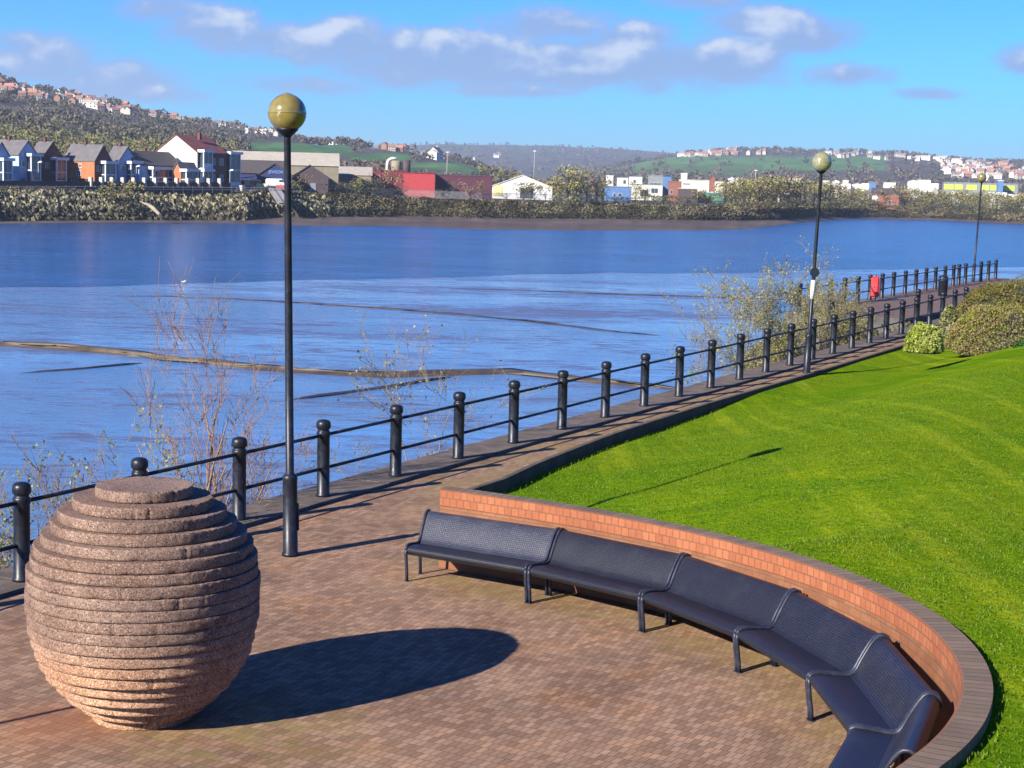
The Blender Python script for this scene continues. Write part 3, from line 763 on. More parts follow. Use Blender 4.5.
# ------------------------------------------------------------------ stone sculpture
SX, SY = -3.30, 15.36
sculpt = empty('stone_sculpture', (SX, SY, 0), 0, 'rounded barrel shaped sculpture of stacked granite slabs on the paving', 'sculpture')
Rm = 1.045
rad = [.44, .55, .66, .755, .83, .885, .925, .955, .98, .993, 1.0, 1.0, .998, .99, .965, .935, .875, .79, .715, .60, .415]  # bottom -> top
hs = [.100]*21
z = 0.0
SEG = 220
for k in range(21):
    r0 = rad[k]*Rm; h = hs[k]*(2.155/2.1); rn = random.Random(k*17+3)
    offx, offy = rn.uniform(-.008, .008), rn.uniform(-.008, .008)
    joints = [rn.uniform(0, 2*PI)+j*2*PI/4+rn.uniform(-.3, .3) for j in range(4)]
    b = MB(); ch = .006
    zz = [z+.002, z+.002+ch, z+h*.35, z+h*.68, z+h-ch-.004, z+h-.004]
    gap = .010
    rows_ = []
    ang = np.linspace(0, 2*PI, SEG, endpoint=False)
    jn = np.ones(SEG)
    for J in joints:
        dj = np.abs((ang-J+PI) % (2*PI)-PI); jn = np.minimum(jn, np.clip(dj/(.014/r0*1.0), 0, 1))
    lf = sum(np.sin(ang*m_+rn.uniform(0, 6))*.0032/m_**.4 for m_ in (2, 3, 5, 9, 14, 23))
    chips = np.zeros(SEG)
    for _ in range(7):
        a0 = rn.uniform(0, 2*PI); wd = rn.uniform(.02, .07); chips += np.exp(-(((ang-a0+PI) % (2*PI)-PI)/wd)**2)*rn.uniform(.006, .03)
    top_c = rn.random() < .6
    nn = len(b.v)
    b.v.append((offx, offy, zz[0]))
    allr = [(.3, zz[0]), (.80, zz[0]), (None, zz[0]), (None, zz[1]), (None, zz[2]), (None, zz[3]), (None, zz[4]), (None, zz[5]), (.85, zz[5]), (.5, zz[5]), (.2, zz[5])]
    for ri, (fr, zq) in enumerate(allr):
        hf = np.array([rn.uniform(-.0035, .0035) for _ in range(SEG)])
        if fr is None:
            rr_ = r0+lf+hf-(1-jn)*.022
            if ri in (2, 7): rr_ = rr_-.006
            if ri in (6, 7) and top_c: rr_ = rr_-chips*.8
            if ri in (2, 3) and not top_c: rr_ = rr_-chips*.8
            zqv = zq+hf*.6
        else:
            rr_ = np.full(SEG, r0*fr); zqv = zq+hf*(.4 if fr > .6 else 0)
        for a_, q_, z_ in zip(ang, rr_, np.broadcast_to(zqv, SEG)):
            b.v.append((offx+q_*math.cos(a_), offy+q_*math.sin(a_), float(z_)))
    for j in range(SEG): b.face((0, 1+(j+1) % SEG, 1+j), 0)
    nr_ = len(allr)
    for ri in range(nr_-1):
        for j in range(SEG):
            j2 = (j+1) % SEG; a0 = 1+ri*SEG; b.face((a0+j, a0+j2, a0+SEG+j2, a0+SEG+j), 0, 3 <= ri <= 5)
    b.v.append((offx, offy, zz[5])); last = len(b.v)-1
    for j in range(SEG): b.face((1+(nr_-1)*SEG+j, 1+(nr_-1)*SEG+(j+1) % SEG, last), 0)
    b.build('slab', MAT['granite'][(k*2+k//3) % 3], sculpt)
    z += h

# ------------------------------------------------------------------ railings
post_prof = [(.115, 0), (.115, .03), (.100, .045), (.097, .90), (.105, .915), (.108, .96), (.102, .985), (.090, .992), (.088, 1.015), (.100, 1.025), (.112, 1.045), (.114, 1.09), (.108, 1.125), (.085, 1.15), (.045, 1.162), (.01, 1.165)]
b = MB(); b.lathe([(r, z_+.0) for r, z_ in post_prof], 24)
post_me = b.build('post', MAT['black']); post_mesh = post_me.data; bpy.data.objects.remove(post_me)
def railing(name, pts, label, group=None, rails=((.96, .026), (.44, .026)), zb=0.045, skip=()):
    o = empty(name, (pts[0][0], pts[0][1], zb), 0, label, 'railing', group)
    base = Vector((pts[0][0], pts[0][1], zb))
    for p in pts:
        q = link('post', post_mesh, o, (p[0]-base.x, p[1]-base.y, 0)); q.rotation_euler = (random.uniform(-.006, .006), random.uniform(-.006, .006), random.uniform(0, 6))
        q.scale = (1, 1, 1.035)
    for i in range(len(pts)-1):
        if i in skip: continue
        for h_, r_ in rails:
            mb = MB(); mb.tube([(pts[i][0]-base.x, pts[i][1]-base.y, h_), (pts[i+1][0]-base.x, pts[i+1][1]-base.y, h_)], r_, 10)
            mb.build('rail', MAT['black'], o)
    return o
railing('railing', [fpt(SP*k, 0) for k in range(-4, 26)], 'long black post and rail railing beside the path, running from the sculpture into the distance')

# farther promenade beyond the inlet
Q0 = bp(870.4, 300)[:2]; Q1 = bp(988, 280.3)[:2]; QE = (Q1-Q0)/np.linalg.norm(Q1-Q0); QN = np.array([QE[1], -QE[0]])
def qpt(s, d, z=0.0):
    p = Q0+QE*s+QN*d; return (float(p[0]), float(p[1]), z)
def s_at_px(px):
    lo, hi = -40, 60
    for _ in range(50):
        m_ = (lo+hi)/2
        if proj(qpt(m_, 0))[0] < px: lo = m_
        else: hi = m_
    return lo
b = MB(); s0q, s1q = s_at_px(796), s_at_px(1000.5)
b.quad([qpt(s0q, -.5, .0), qpt(s1q, -.5, .0), qpt(s1q, 4.6, .0), qpt(s0q, 4.6, .0)][::-1])
for a_, b_ in ((qpt(s1q, -.5), qpt(s1q, 4.6)), (qpt(s0q, -.5), qpt(s1q, -.5)), (qpt(s1q, 4.6), qpt(s0q, 4.6)), (qpt(s0q, 4.6), qpt(s0q, -.5))):
    b.quad([(a_[0], a_[1], -6), (b_[0], b_[1], -6), (b_[0], b_[1], 0), (a_[0], a_[1], 0)], 1)
tag(b.build('promenade', [MAT['path'], MAT['quay']]), 'farther brown path beyond the inlet', kind='structure')
pxs = [799, 815, 830, 844, 857.5, 869.5, 881.5, 893, 904.8, 915.5, 925.5, 935, 944.5, 953, 958.5, 965, 980.5, 988, 995.4]
railing('railing', [qpt(s_at_px(p), 0) for p in pxs], 'farther black railing on the promenade beyond the inlet, with closely spaced posts', zb=0.0)
# short inner railing with pale handrail
pA = qpt(-4, 4.3); pB = qpt(-22, 4.3)
r2 = empty('handrail', (0, 0, 0), 0, 'pale metal handrail along the inlet side of the farther promenade', 'handrail')
base = Vector(bp(917, 319, 0)); r2.location = base
mb = MB(); l0 = Vector((*qpt(-20, 4.2)[:2], .95)); l1 = Vector((base.x, base.y, .98))
MAT['galv'] = plain('galvanised_steel', (.45, .46, .45), .4, .2, 6, metal=.6)
mb.tube([l0-base, l1-base], .022, 8); mb.build('rail', MAT['galv'], r2)
mb = MB(); mb.tube([Vector((l0.x, l0.y, .5))-base, Vector((l1.x, l1.y, .5))-base], .018, 8); mb.build('rail', MAT['galv'], r2)
q = link('post', post_mesh, r2, (0, 0, 0)); q.scale = (1, 1, 1.05)
q = link('post', post_mesh, r2, tuple(l0-base-Vector((0, 0, .95)))); q.scale = (1, 1, 1.0)

# ------------------------------------------------------------------ street lamps
def globe_mat(name, c, tr):
    m, nt, b_ = new_mat(name); v = coords(nt)
    sx_ = N(nt, 'ShaderNodeSeparateXYZ'); nt.links.new(v, sx_.inputs[0])
    cc = mixc(nt, ramp(nt, noise(nt, 7, 5, .6, v), .35, .7), c, tuple(x*.72 for x in c))
    nt.links.new(cc, b_.inputs['Base Color']); b_.inputs['Roughness'].default_value = .16
    b_.inputs['Subsurface Weight'].default_value = tr; b_.inputs['Subsurface Radius'].default_value = (.1, .1, .06); b_.inputs['Subsurface Scale'].default_value = .3
    b_.inputs['Coat Weight'].default_value = .5; b_.inputs['Coat Roughness'].default_value = .1
    return m
MAT['globe_gold'] = globe_mat('gold_globe', (0.1840, 0.1440, 0.0360), .1)
MAT['globe_pale'] = globe_mat('pale_globe', (0.2240, 0.2160, 0.1120), .3)
def street_lamp(p, H, globe, label, rz=0.3, R=.245):
    o = empty('street_lamp', p, rz, label, 'street lamp', 'ball topped lamp posts along the riverside path')
    zc = H-R
    b = MB(); b.lathe([(.115, 0), (.115, .04), (.098, .05), (.096, 1.0), (.10, 1.02), (.10, 1.06), (.085, 1.08), (.055, 1.10), (.052, 2.6), (.044, zc-R-.02), (.05, zc-R)], 24); b.build('pole', MAT['black'], o)
    b = MB(); b.box((.098, 0, .52), (.02, .11, .36)); b.lathe([(.014, 0), (.014, .02)], 8, (.112, 0, .52)); b.build('access_door', MAT['black'], o)
    b = MB(); b.lathe([(.05, zc-R-.06), (.10, zc-R-.01), (.14, zc-R+.03), (.145, zc-R+.045), (.12, zc-R+.05)], 24); b.build('globe_holder', MAT['black'], o)
    b = MB(); pr = []
    for i in range(25):
        a = -PI/2+.5+(PI-.5)*i/24; pr.append((max(.002, R*math.cos(a)), R*math.sin(a)))
    b.lathe(pr, 40); g = b.build('globe', globe, o, (0, 0, zc))
    b = MB(); b.lathe([(R+.001, -.008), (R+.005, 0), (R+.001, .008)], 40); b.build('seam', globe, g)
    b = MB(); b.lathe([(.085, R*.93), (.06, R*.985), (.01, R+.012)], 20); b.build('top_cap', globe, g)
    return o
l1_ = tuple(bp(290.5, 555.5)); L1 = street_lamp(l1_, 6.02, MAT['globe_gold'], 'nearest tall black lamp post with a golden ball, standing left of the benches')
def lean(o, t): o.rotation_mode = 'QUATERNION'; o.rotation_quaternion = (Matrix.Rotation(t, 4, 'Y') @ o.rotation_euler.to_matrix().to_4x4()).to_quaternion()
lean(L1, -.018)
p2 = tuple(bp(806.5, 373)); la = street_lamp(p2, 6.06, MAT['globe_pale'], 'black lamp post with pale greenish ball, round sign and white sticker', rz=2, R=.27)
MAT['sticker'] = plain('white_sticker', (.75, .75, .75), .5, .1)
MAT['signdark'] = plain('dark_sign', (.02, .03, .05), .3, .1)
b = MB(); b.lathe([(.058, 0), (.058, .52)], 16); b.build('sticker', MAT['sticker'], la, (0, 0, 2.05))
b = MB(); b.tube([(0, -.075, 0), (0, -.055, 0)], .13, 24); b.tube([(0, -.06, 0), (0, .06, 0)], .02, 8); s_o = b.build('round_sign', MAT['signdark'], la, (0, 0, 2.78)); s_o.rotation_euler = (0, 0, -2.0+.15)
lean(la, .028)
p3 = tuple(bp(973, 282)); L3 = street_lamp(p3, 6.4, MAT['globe_gold'], 'farthest black lamp post with golden ball, on the farther promenade', rz=1, R=.27)

lean(L3, .03)
# post standing out of the frame to the left, its thin shadow reaches the sculpture
tipp = bp(80, 705.5); Lp = 3.0/math.tan(math.radians(27))
tp_o = empty('post', (tipp[0]-Lp*math.cos(math.radians(45)), tipp[1]-Lp*math.sin(math.radians(45)), 0), 0, 'thin black post left of the frame, seen only by its narrow shadow', 'post')
b = MB(); b.lathe([(.07, 0), (.07, .02), (.035, .04), (.032, 2.96), (.04, 2.97), (.04, 3.0)], 16); b.build('shaft', MAT['black'], tp_o)
b = MB(); b.lathe([(.06, 3.0), (.05, 3.03), (.01, 3.05)], 12); b.build('finial', MAT['black'], tp_o)

# lifebuoy cabinet & bin
MAT['red'] = plain('red_plastic', (.62, .02, .03), .35, .12)
p = qpt(s_at_px(867.3), .35); cab = empty('lifebuoy_cabinet', p, math.atan2(QE[1], QE[0])-PI/2, 'red lifebuoy cabinet on its post at the start of the farther railing', 'lifebuoy cabinet')
bm = bmesh.new(); bmesh.ops.create_cube(bm, size=1); bmesh.ops.scale(bm, vec=(.40, .26, 1.0), verts=bm.verts); bmesh.ops.bevel(bm, geom=bm.edges[:], offset=.07, segments=3, affect='EDGES')
bmesh.ops.translate(bm, vec=(0, 0, .66), verts=bm.verts); me = bpy.data.meshes.new('housing'); bm.to_mesh(me); bm.free(); me.materials.append(MAT['red']); link('housing', me, cab)
b = MB(); b.box((0, -.135, .66), (.30, .02, .84)); b.build('door', MAT['red'], cab)
b = MB(); b.tube([(0, .1, 0), (0, .1, 1.2)], .035, 10); b.build('post', MAT['black'], cab)
b = MB(); b.box((0, -.15, .66), (.05, .02, .05)); b.build('handle', MAT['black'], cab)
p = bp(942.5, 296)
bn = empty('litter_bin', tuple(p), .4, 'dark litter bin beside the farther railing', 'litter bin')
b = MB(); b.lathe([(.20, 0), (.22, .02), (.24, .75), (.26, .78), (.26, .82), (.22, .84)], 20); b.build('body', MAT['black'], bn)
b = MB(); b.lathe([(.25, .90), (.26, .92), (.20, 1.0), (.06, 1.05), (.01, 1.055)], 20); 
for a_ in range(4): b.tube([(.22*math.cos(a_*PI/2), .22*math.sin(a_*PI/2), .82), (.22*math.cos(a_*PI/2), .22*math.sin(a_*PI/2), .91)], .015, 6)
b.build('hood', MAT['black'], bn)

# ------------------------------------------------------------------ inlet ground
sg, dg = np.meshgrid(np.linspace(24, 70, 60), np.linspace(-.6, -22, 40), indexing='ij')
X = FP0[0]+FE[0]*sg+FN[0]*dg; Y = FP0[1]+FE[1]*sg+FN[1]*dg
fade = sstep(27, 42, sg)
Z = -.55 - .9*sstep(-.6, -3, dg) - 3.6*sstep(-1.5, -6.5, dg)*(1-.60*sstep(44, 58, sg)) + .3*(vnoise(X*.5, Y*.5, 21)-.5)
fade = fade*sstep(.118, .150, X/Y+.012*(vnoise(X*.25, Y*.25, 51)-.5))
Z = Z*fade + (-5.5)*(1-fade)
n2 = vnoise(X*.8, Y*.8, 22)[..., None]
Ci = np.array([.20, .155, .085])*(.6+.7*n2)
o = grid_mesh('inlet_bank', X, Y, Z, MAT['bank'], colors=Ci); tag(o, 'rough brown bank inside the inlet', kind='structure')
def inlet_z(x, y):
    s, d = fsd(x, y); fade = sstep(27, 42, s)
    z = -.55 - .9*sstep(-.6, -3, d) - 3.6*sstep(-1.5, -6.5, d)*(1-.60*sstep(44, 58, s))
    fade = fade*sstep(.118, .150, x/y+.012*(vnoise(x*.25, y*.25, 51)-.5))
    return z*fade-5.5*(1-fade)
# dry scrub on it (stuff)
n_ = 26000
s = RNG.uniform(35, 68, n_); d = -RNG.uniform(.5, 1, n_)-RNG.uniform(0, 1, n_)*(2.5+9*sstep(42, 54, s))
x, y = scatter(s, d); z = inlet_z(x, y); den = vnoise(x*.6, y*.6, 31); keep = (den > .35) & (z > -3.7)
x, y, z = x[keep], y[keep], z[keep]; k_ = len(x)
cen = np.stack([x, y, z+RNG.uniform(0, 1, k_)**1.3*(.25+.7*vnoise(x*.5, y*.5, 33))], -1)
pal = np.array([[.30, .24, .11], [.22, .19, .08], [.15, .15, .05], [.36, .30, .16], [.20, .24, .06]])
leaf_cloud('scrub', cen, RNG.uniform(.05, .14, k_), pal[RNG.integers(0, 5, k_)]*RNG.uniform(.7, 1.2, (k_, 1)), MAT['leaf'], aspect=1.6)
tag(bpy.data.objects['scrub'], 'dry tan and olive scrub on the inlet bank', 'scrub', kind='stuff')

# ------------------------------------------------------------------ saplings / bushes
def branches(base, H, nstem, seed, spread=.35, lev=3, r0=.022, twig=.8, lean=(0, 0), up=.25, ang=.55, nb=(5, 8)):
    rn = random.Random(seed); out = []; tips = []
    def grow(p, d, L, r, l):
        n = max(3, int(L/.14)); pts = [Vector(p)]; dd_ = Vector(d).normalized()
        for i in range(n):
            dd_ = (dd_+Vector((rn.gauss(0, .07), rn.gauss(0, .07), rn.gauss(0, .04)+up*.06))).normalized()
            pts.append(pts[-1]+dd_*(L/n))
        rs = [max(.0036, r*(1-.8*i/n)) for i in range(n+1)]
        out.append((pts, rs))
        if l == 0: tips.extend(pts[1:]); return
        if l == 1: tips.extend(pts[n//2:])
        for _ in range(rn.randint(*nb)):
            k = rn.randint(max(1, int(n*.25)), n); a = rn.uniform(0, 2*PI)
            o_ = dd_.orthogonal().normalized(); o_.rotate(Matrix.Rotation(a, 3, dd_))
            nd = (dd_*math.cos(ang)+o_*math.sin(ang)*rn.uniform(.6, 1.4)+Vector((0, 0, up))).normalized()
            grow(pts[k], nd, L*rn.uniform(.3, .55), rs[k]*.6, l-1)
    for _ in range(nstem):
        a = rn.uniform(0, 2*PI); s__ = rn.uniform(.3, 1)*spread
        grow(Vector(base)+Vector((math.cos(a)*.12, math.sin(a)*.12, 0)), (math.cos(a)*s__+lean[0], math.sin(a)*s__+lean[1], 1), H*rn.uniform(.65, 1), r0*rn.uniform(.7, 1.1), lev)
    return out, tips
def sapling(name, base, H, nstem, seed, bark, label, cat, leaves=None, group=None, **k):
    t = empty(name, base, 0, label, cat, group)
    out, tips = branches((0, 0, 0), H, nstem, seed, **k)
    b = MB()
    for pts, rs in out: b.tube(pts, rs, 4 if rs[0] < .012 else 6, caps=False)
    b.build('branches', bark, t)
    if leaves:
        n, size, cols = leaves; idx = RNG.integers(0, len(tips), n)
        cen = np.array([tips[i] for i in idx])+RNG.normal(0, size*.7, (n, 3))
        cc = np.array(cols)[RNG.integers(0, len(cols), n)]*RNG.uniform(.75, 1.25, (n, 1))
        leaf_cloud('leaves', cen, RNG.uniform(.6, 1.3, n)*size, cc, MAT['leaf'], t)
    return t
# bases below the quay edge on the river bank
def near_bank(px, py, D, z): p = at(px, py, D); return (float(p[0]), float(p[1]), z)
sapling('sapling', near_bank(214, 500, 26.3, -2.2), 3.9, 6, 11, MAT['bark_red'], 'bare reddish many-stemmed sapling behind the railing, right of the sculpture', 'sapling', spread=.13, up=.32, r0=.042, nb=(4, 6))
sapling('sapling', near_bank(262, 500, 27.0, -2.4), 2.5, 4, 12, MAT['bark_red'], 'low bare twiggy shrub between the reddish sapling and the lamp post', 'sapling', spread=.5, up=.2, r0=.016, nb=(4, 7))
GL = [(.40, .42, .10), (.50, .48, .16), (.30, .34, .08)]
sapling('bush', near_bank(60, 540, 24.6, -2.3), 2.7, 8, 13, MAT['bark_grey'], 'sprawling bush with small green leaves behind the sculpture', 'bush', (1900, .05, GL), spread=1.0, up=.12, r0=.02, nb=(4, 7))
sapling('bush', near_bank(165, 520, 25.6, -2.3), 3.0, 5, 17, MAT['bark_grey'], 'leafing bush leaning left between the sculpture and the reddish sapling', 'bush', (800, .05, GL), spread=.8, up=.12, r0=.018, lean=(-.5, 0), nb=(4, 6))
sapling('sapling', near_bank(4, 560, 23.6, -2.0), 2.6, 4, 14, MAT['bark_red'], 'bare twiggy shrub at the far left of the railing', 'sapling', spread=.5, up=.3, r0=.014, nb=(3, 6))
CAT = [(.50, .42, .22), (.42, .38, .16), (.34, .30, .12)]
sapling('sapling', near_bank(413, 470, 34, -2.6), 3.8, 2, 15, MAT['bark_grey'], 'slender sapling with pale buds behind the railing in the middle of the picture', 'sapling', (260, .055, CAT), spread=.14, up=.25, r0=.032, nb=(5, 7), ang=.75)
sapling('sapling', near_bank(376, 480, 33, -2.6), 2.4, 3, 16, MAT['bark_grey'], 'low spindly bare shrub left of the slender budding sapling', 'sapling', (60, .045, CAT), spread=.5, up=.1, r0=.014, nb=(4, 6))
sapling('sapling', near_bank(684, 400, 46, -1.8), 2.4, 2, 18, MAT['bark_grey'], 'small sprig with fresh green leaves behind the railing left of the pale-balled lamp post', 'sapling', (110, .08, [(.25, .42, .06), (.35, .45, .10)]), spread=.3, r0=.014, nb=(3, 4))
sapling('sapling', near_bank(712, 380, 50, -2.4), 4.1, 3, 19, MAT['bark_grey'], 'thin bare shrub just left of the leafy willow bush', 'sapling', (150, .07, CAT), spread=.25, r0=.016, nb=(4, 6))
WIL = [(.50, .50, .12), (.58, .54, .20), (.42, .42, .12)]
sapling('willow_bush', near_bank(768, 350, 57, -2.7), 4.0, 9, 20, MAT['bark_grey'], 'large airy willow bush with yellow green leaves beyond the railing', 'willow bush', (11000, .046, WIL), spread=.36, up=.10, r0=.03, nb=(6, 8))
sapling('willow_bush', near_bank(800, 352, 60, -2.0), 2.7, 8, 21, MAT['bark_grey'], 'lower tawny bush behind the pale-balled lamp post', 'willow bush', (5000, .055, [(.34, .30, .10), (.28, .27, .10), (.38, .36, .12)]), spread=.6, up=.2, r0=.022, nb=(5, 8))
sapling('willow_bush', near_bank(845, 340, 66, -1.2), 2.3, 8, 22, MAT['bark_grey'], 'tawny bush smothering the left posts of the farther railing', 'willow bush', (5000, .055, [(.36, .33, .11), (.28, .27, .10), (.40, .40, .14)]), spread=.8, up=.15, r0=.022, nb=(5, 8))
sapling('willow_bush', near_bank(815, 330, 72, -1.2), 2.2, 7, 23, MAT['bark_grey'], 'tawny bush in front of the farther railing, left of the others', 'willow bush', (4500, .055, [(.36, .33, .11), (.30, .31, .10), (.42, .38, .15)]), spread=.8, up=.15, r0=.022, nb=(5, 8))

def hedge(name, c, dims, n, size, cols, label, lobes=None, seed=0, cat='hedge'):
    """dense clipped shrub: leaves in a thick uneven shell over a dark woody core"""
    t = empty(name, c, 0, label, cat)
    r_ = np.random.default_rng(seed)
    lob = lobes or [(0, 0, 0, 1, 1, 1)]
    allc = []; 
    for (ox, oy, oz, sx__, sy__, sz__) in lob:
        k = int(n/len(lob)); v = r_.normal(size=(k, 3)); v[:, 2] = np.abs(v[:, 2])*1.0; v /= np.linalg.norm(v, axis=1)[:, None]
        bumpy = 1+.10*(vnoise(v[:, 0]*4+ox*3, v[:, 1]*4+v[:, 2]*3, seed)-.5)*2 + .05*(vnoise(v[:, 0]*11, v[:, 1]*11+v[:, 2]*9, seed+1)-.5)*2
        rad_ = bumpy*(1-r_.exponential(.05, k).clip(0, .35))
        p_ = v*rad_[:, None]*np.array([dims[0]*sx__, dims[1]*sy__, dims[2]*sz__])
        p_ += np.array([ox*dims[0], oy*dims[1], oz*dims[2]]); allc.append(p_)
    cen = np.concatenate(allc); m_ = len(cen)
    patch = vnoise(cen[:, 0]*1.6+5, cen[:, 1]*1.6+cen[:, 2]*2.2, seed+3)
    cols = np.array(cols); ci = np.clip((patch*1.3-.15+r_.normal(0, .16, m_))*len(cols), 0, len(cols)-1).astype(int)
    leaf_cloud('foliage', cen, r_.uniform(.6, 1.3, m_)*size, cols[ci]*r_.uniform(.75, 1.25, (m_, 1)), MAT['leaf'], t, aspect=1.2)
    b = MB()
    for (ox, oy, oz, sx__, sy__, sz__) in lob:
        nn = len(b.v); g1, g2 = 18, 9
        for j in range(g2+1):
            for i in range(g1):
                a = 2*PI*i/g1; e = PI/2*j/g2
                b.v.append((ox*dims[0]+dims[0]*sx__*.86*math.cos(a)*math.cos(e), oy*dims[1]+dims[1]*sy__*.86*math.sin(a)*math.cos(e), oz*dims[2]+dims[2]*sz__*.86*math.sin(e)-.05))
        for j in range(g2):
            for i in range(g1): b.face((nn+j*g1+i, nn+j*g1+(i+1) % g1, nn+(j+1)*g1+(i+1) % g1, nn+(j+1)*g1+i), 0, True)
    b.build('woody_core', plain('hedge_core', (.045, .05, .02), .95, .4, 6), t)
    return t
p = at(924, 349, 47); hedge('shrub', (p[0], p[1], p[2]-.05), (.55, .5, .75), 8000, .045, [(.34, .42, .05), (.55, .64, .10), (.66, .70, .20)], 'small rounded bright yellow green shrub at the end of the lawn', seed=3, cat='shrub')
hz = lambda x, y: float(lawn_z(np.array([x]), np.array([y]))[0][0])
p = at(1005, 338, 50); hedge('hedge', (p[0]+.45, p[1]+1.2, .35), (1.75, 1.7, 1.65), 46000, .042, [(.30, .32, .05), (.38, .36, .07), (.42, .32, .12), (.46, .34, .16), (.34, .36, .06)], 'large clipped hedge, yellow green above and russet below, at the right edge', lobes=[(0, 0, 0, 1, 1, .9), (.85, .1, 0, 1.0, 1, 1.0), (-.35, .1, 0, .65, .85, .82), (2.0, .2, 0, 1, 1, 1.05)], seed=5)
p = at(1000, 300, 57); hedge('hedge', (p[0]+1.3, p[1], .5), (2.5, 1.7, 2.1), 32000, .042, [(.24, .21, .04), (.30, .26, .06), (.34, .26, .08), (.26, .26, .05)], 'darker brown green hedge showing above and behind the large clipped hedge', lobes=[(0, 0, 0, 1, 1, .95), (-.55, -.1, 0, .6, .8, .78), (.8, 0, 0, 1, 1, 1.0)], seed=7)
p = at(949, 326, 55); hedge('shrub', (p[0], p[1], .5), (.32, .4, 1.0), 1600, .06, [(.50, .50, .28), (.55, .52, .30), (.35, .36, .12)], 'narrow cream variegated shrub between the small bright shrub and the hedge', seed=9, cat='shrub')
p = at(1018, 338, 48.2); hedge('shrub', (p[0]+.3, p[1]-.3, .55), (.55, .4, .55), 1500, .07, [(.06, .17, .03), (.09, .24, .05)], 'dark green shrub growing at the foot of the hedge on the right', seed=10, cat='shrub')

# bird on the mudflat
p = bp(183.5, 283.5, WZ+.03); gull = empty('gull', tuple(p), .2, 'small white gull resting on the wet flat', 'gull')
MAT['feather'] = plain('white_feathers', (.8, .8, .8), .7, .1)
b = MB(); b.tube([(-.34, 0, .26), (-.2, 0, .24), (-.02, 0, .23), (.16, 0, .27), (.24, 0, .36), (.29, 0, .42), (.34, 0, .42), (.40, 0, .41)], [.01, .05, .12, .11, .07, .06, .055, .008], 12); b.build('body', MAT['feather'], gull); gull.scale = (.62, .62, .62)
b = MB(); b.tube([(0, .03, 0), (0, .03, .2)], .008, 5); b.tube([(0, -.03, 0), (0, -.03, .2)], .008, 5); b.build('legs', MAT['bark_red'], gull)

# ================================================================== beyond the river
def fm(name, c, rough=.8, var=.18, scale=.8): return plain(name, c, rough, var, scale)
M_ = {
 'blue': fm('pale_blue_render', (.38, .52, .74)), 'dkred': fm('dark_red_brick', (.20, .055, .05)), 'orange': fm('orange_brick_wall', (.58, .20, .075)),
 'white': fm('white_render', (.82, .81, .78), var=.05), 'frame': fm('white_frame', (.8, .8, .8), .5, .05), 'greyroof': fm('grey_slate', (.17, .155, .16)),
 'brownroof': fm('brown_slate', (.11, .09, .085)), 'redroof': fm('dark_red_tiles', (.24, .07, .06)), 'cream': fm('cream_cladding', (.72, .68, .56), var=.08),
 'pale': fm('pale_roof_sheet', (.66, .58, .45), var=.15), 'navy': fm('navy_cladding', (.035, .045, .16)), 'shed': fm('dark_brown_cladding', (.10, .065, .075)),
 'red': fm('bright_red_cladding', (.60, .05, .055), .6, .08), 'maroon': fm('maroon_cladding', (.22, .03, .045)), 'plum': fm('plum_cladding', (.12, .022, .05)),
 'tan': fm('tan_cladding', (.36, .30, .21)), 'yellow': fm('pale_yellow_door', (.78, .70, .28), var=.06), 'bluebox': fm('blue_cladding', (.12, .25, .52)),
 'grey': fm('grey_cladding', (.30, .32, .34)), 'brick': fm('brick_red', (.36, .13, .08)), 'green': fm('green_cladding', (.07, .26, .20)), 'lime': fm('lime_panel', (.50, .72, .06), var=.05),
 'wallbrown': fm('dark_garden_wall', (.085, .045, .045)), 'dark': fm('dark_opening', (.02, .02, .025)), 'houseW': fm('cream_house_wall', (.66, .60, .52), var=.08),
 'houseR': fm('red_house_roof', (.40, .21, .16)), 'houseG': fm('grey_house_roof', (.22, .19, .19)), 'houseB': fm('brick_house_wall', (.40, .20, .13)), 'houseO': fm('orange_house_roof', (.60, .28, .18)),
 'rail': fm('pale_rail', (.40, .40, .40)), 'wood': fm('driftwood', (.45, .36, .24)), 'concrete': fm('concrete', (.42, .40, .37)),
}
def glass_mat():
    m, nt, b = new_mat('window_glass'); b.inputs['Base Color'].default_value = (.03, .045, .07, 1); b.inputs['Roughness'].default_value = .08; b.inputs['Specular IOR Level'].default_value = .8
    return m
M_['glass'] = glass_mat()
UU = np.array([.55, .835]); NNv = np.array([.835, -.55])     # along the far shore / towards the river
class Frame:
    """local axes of a building; parts are added in metres"""
    def __init__(s, o): s.o = o
def wall_box(root, name, x0, x1, y0, y1, z0, z1, mat, parent=None):
    b = MB(); b.box(((x0+x1)/2, (y0+y1)/2, (z0+z1)/2), (x1-x0, y1-y0, z1-z0)); return b.build(name, mat, parent or root)
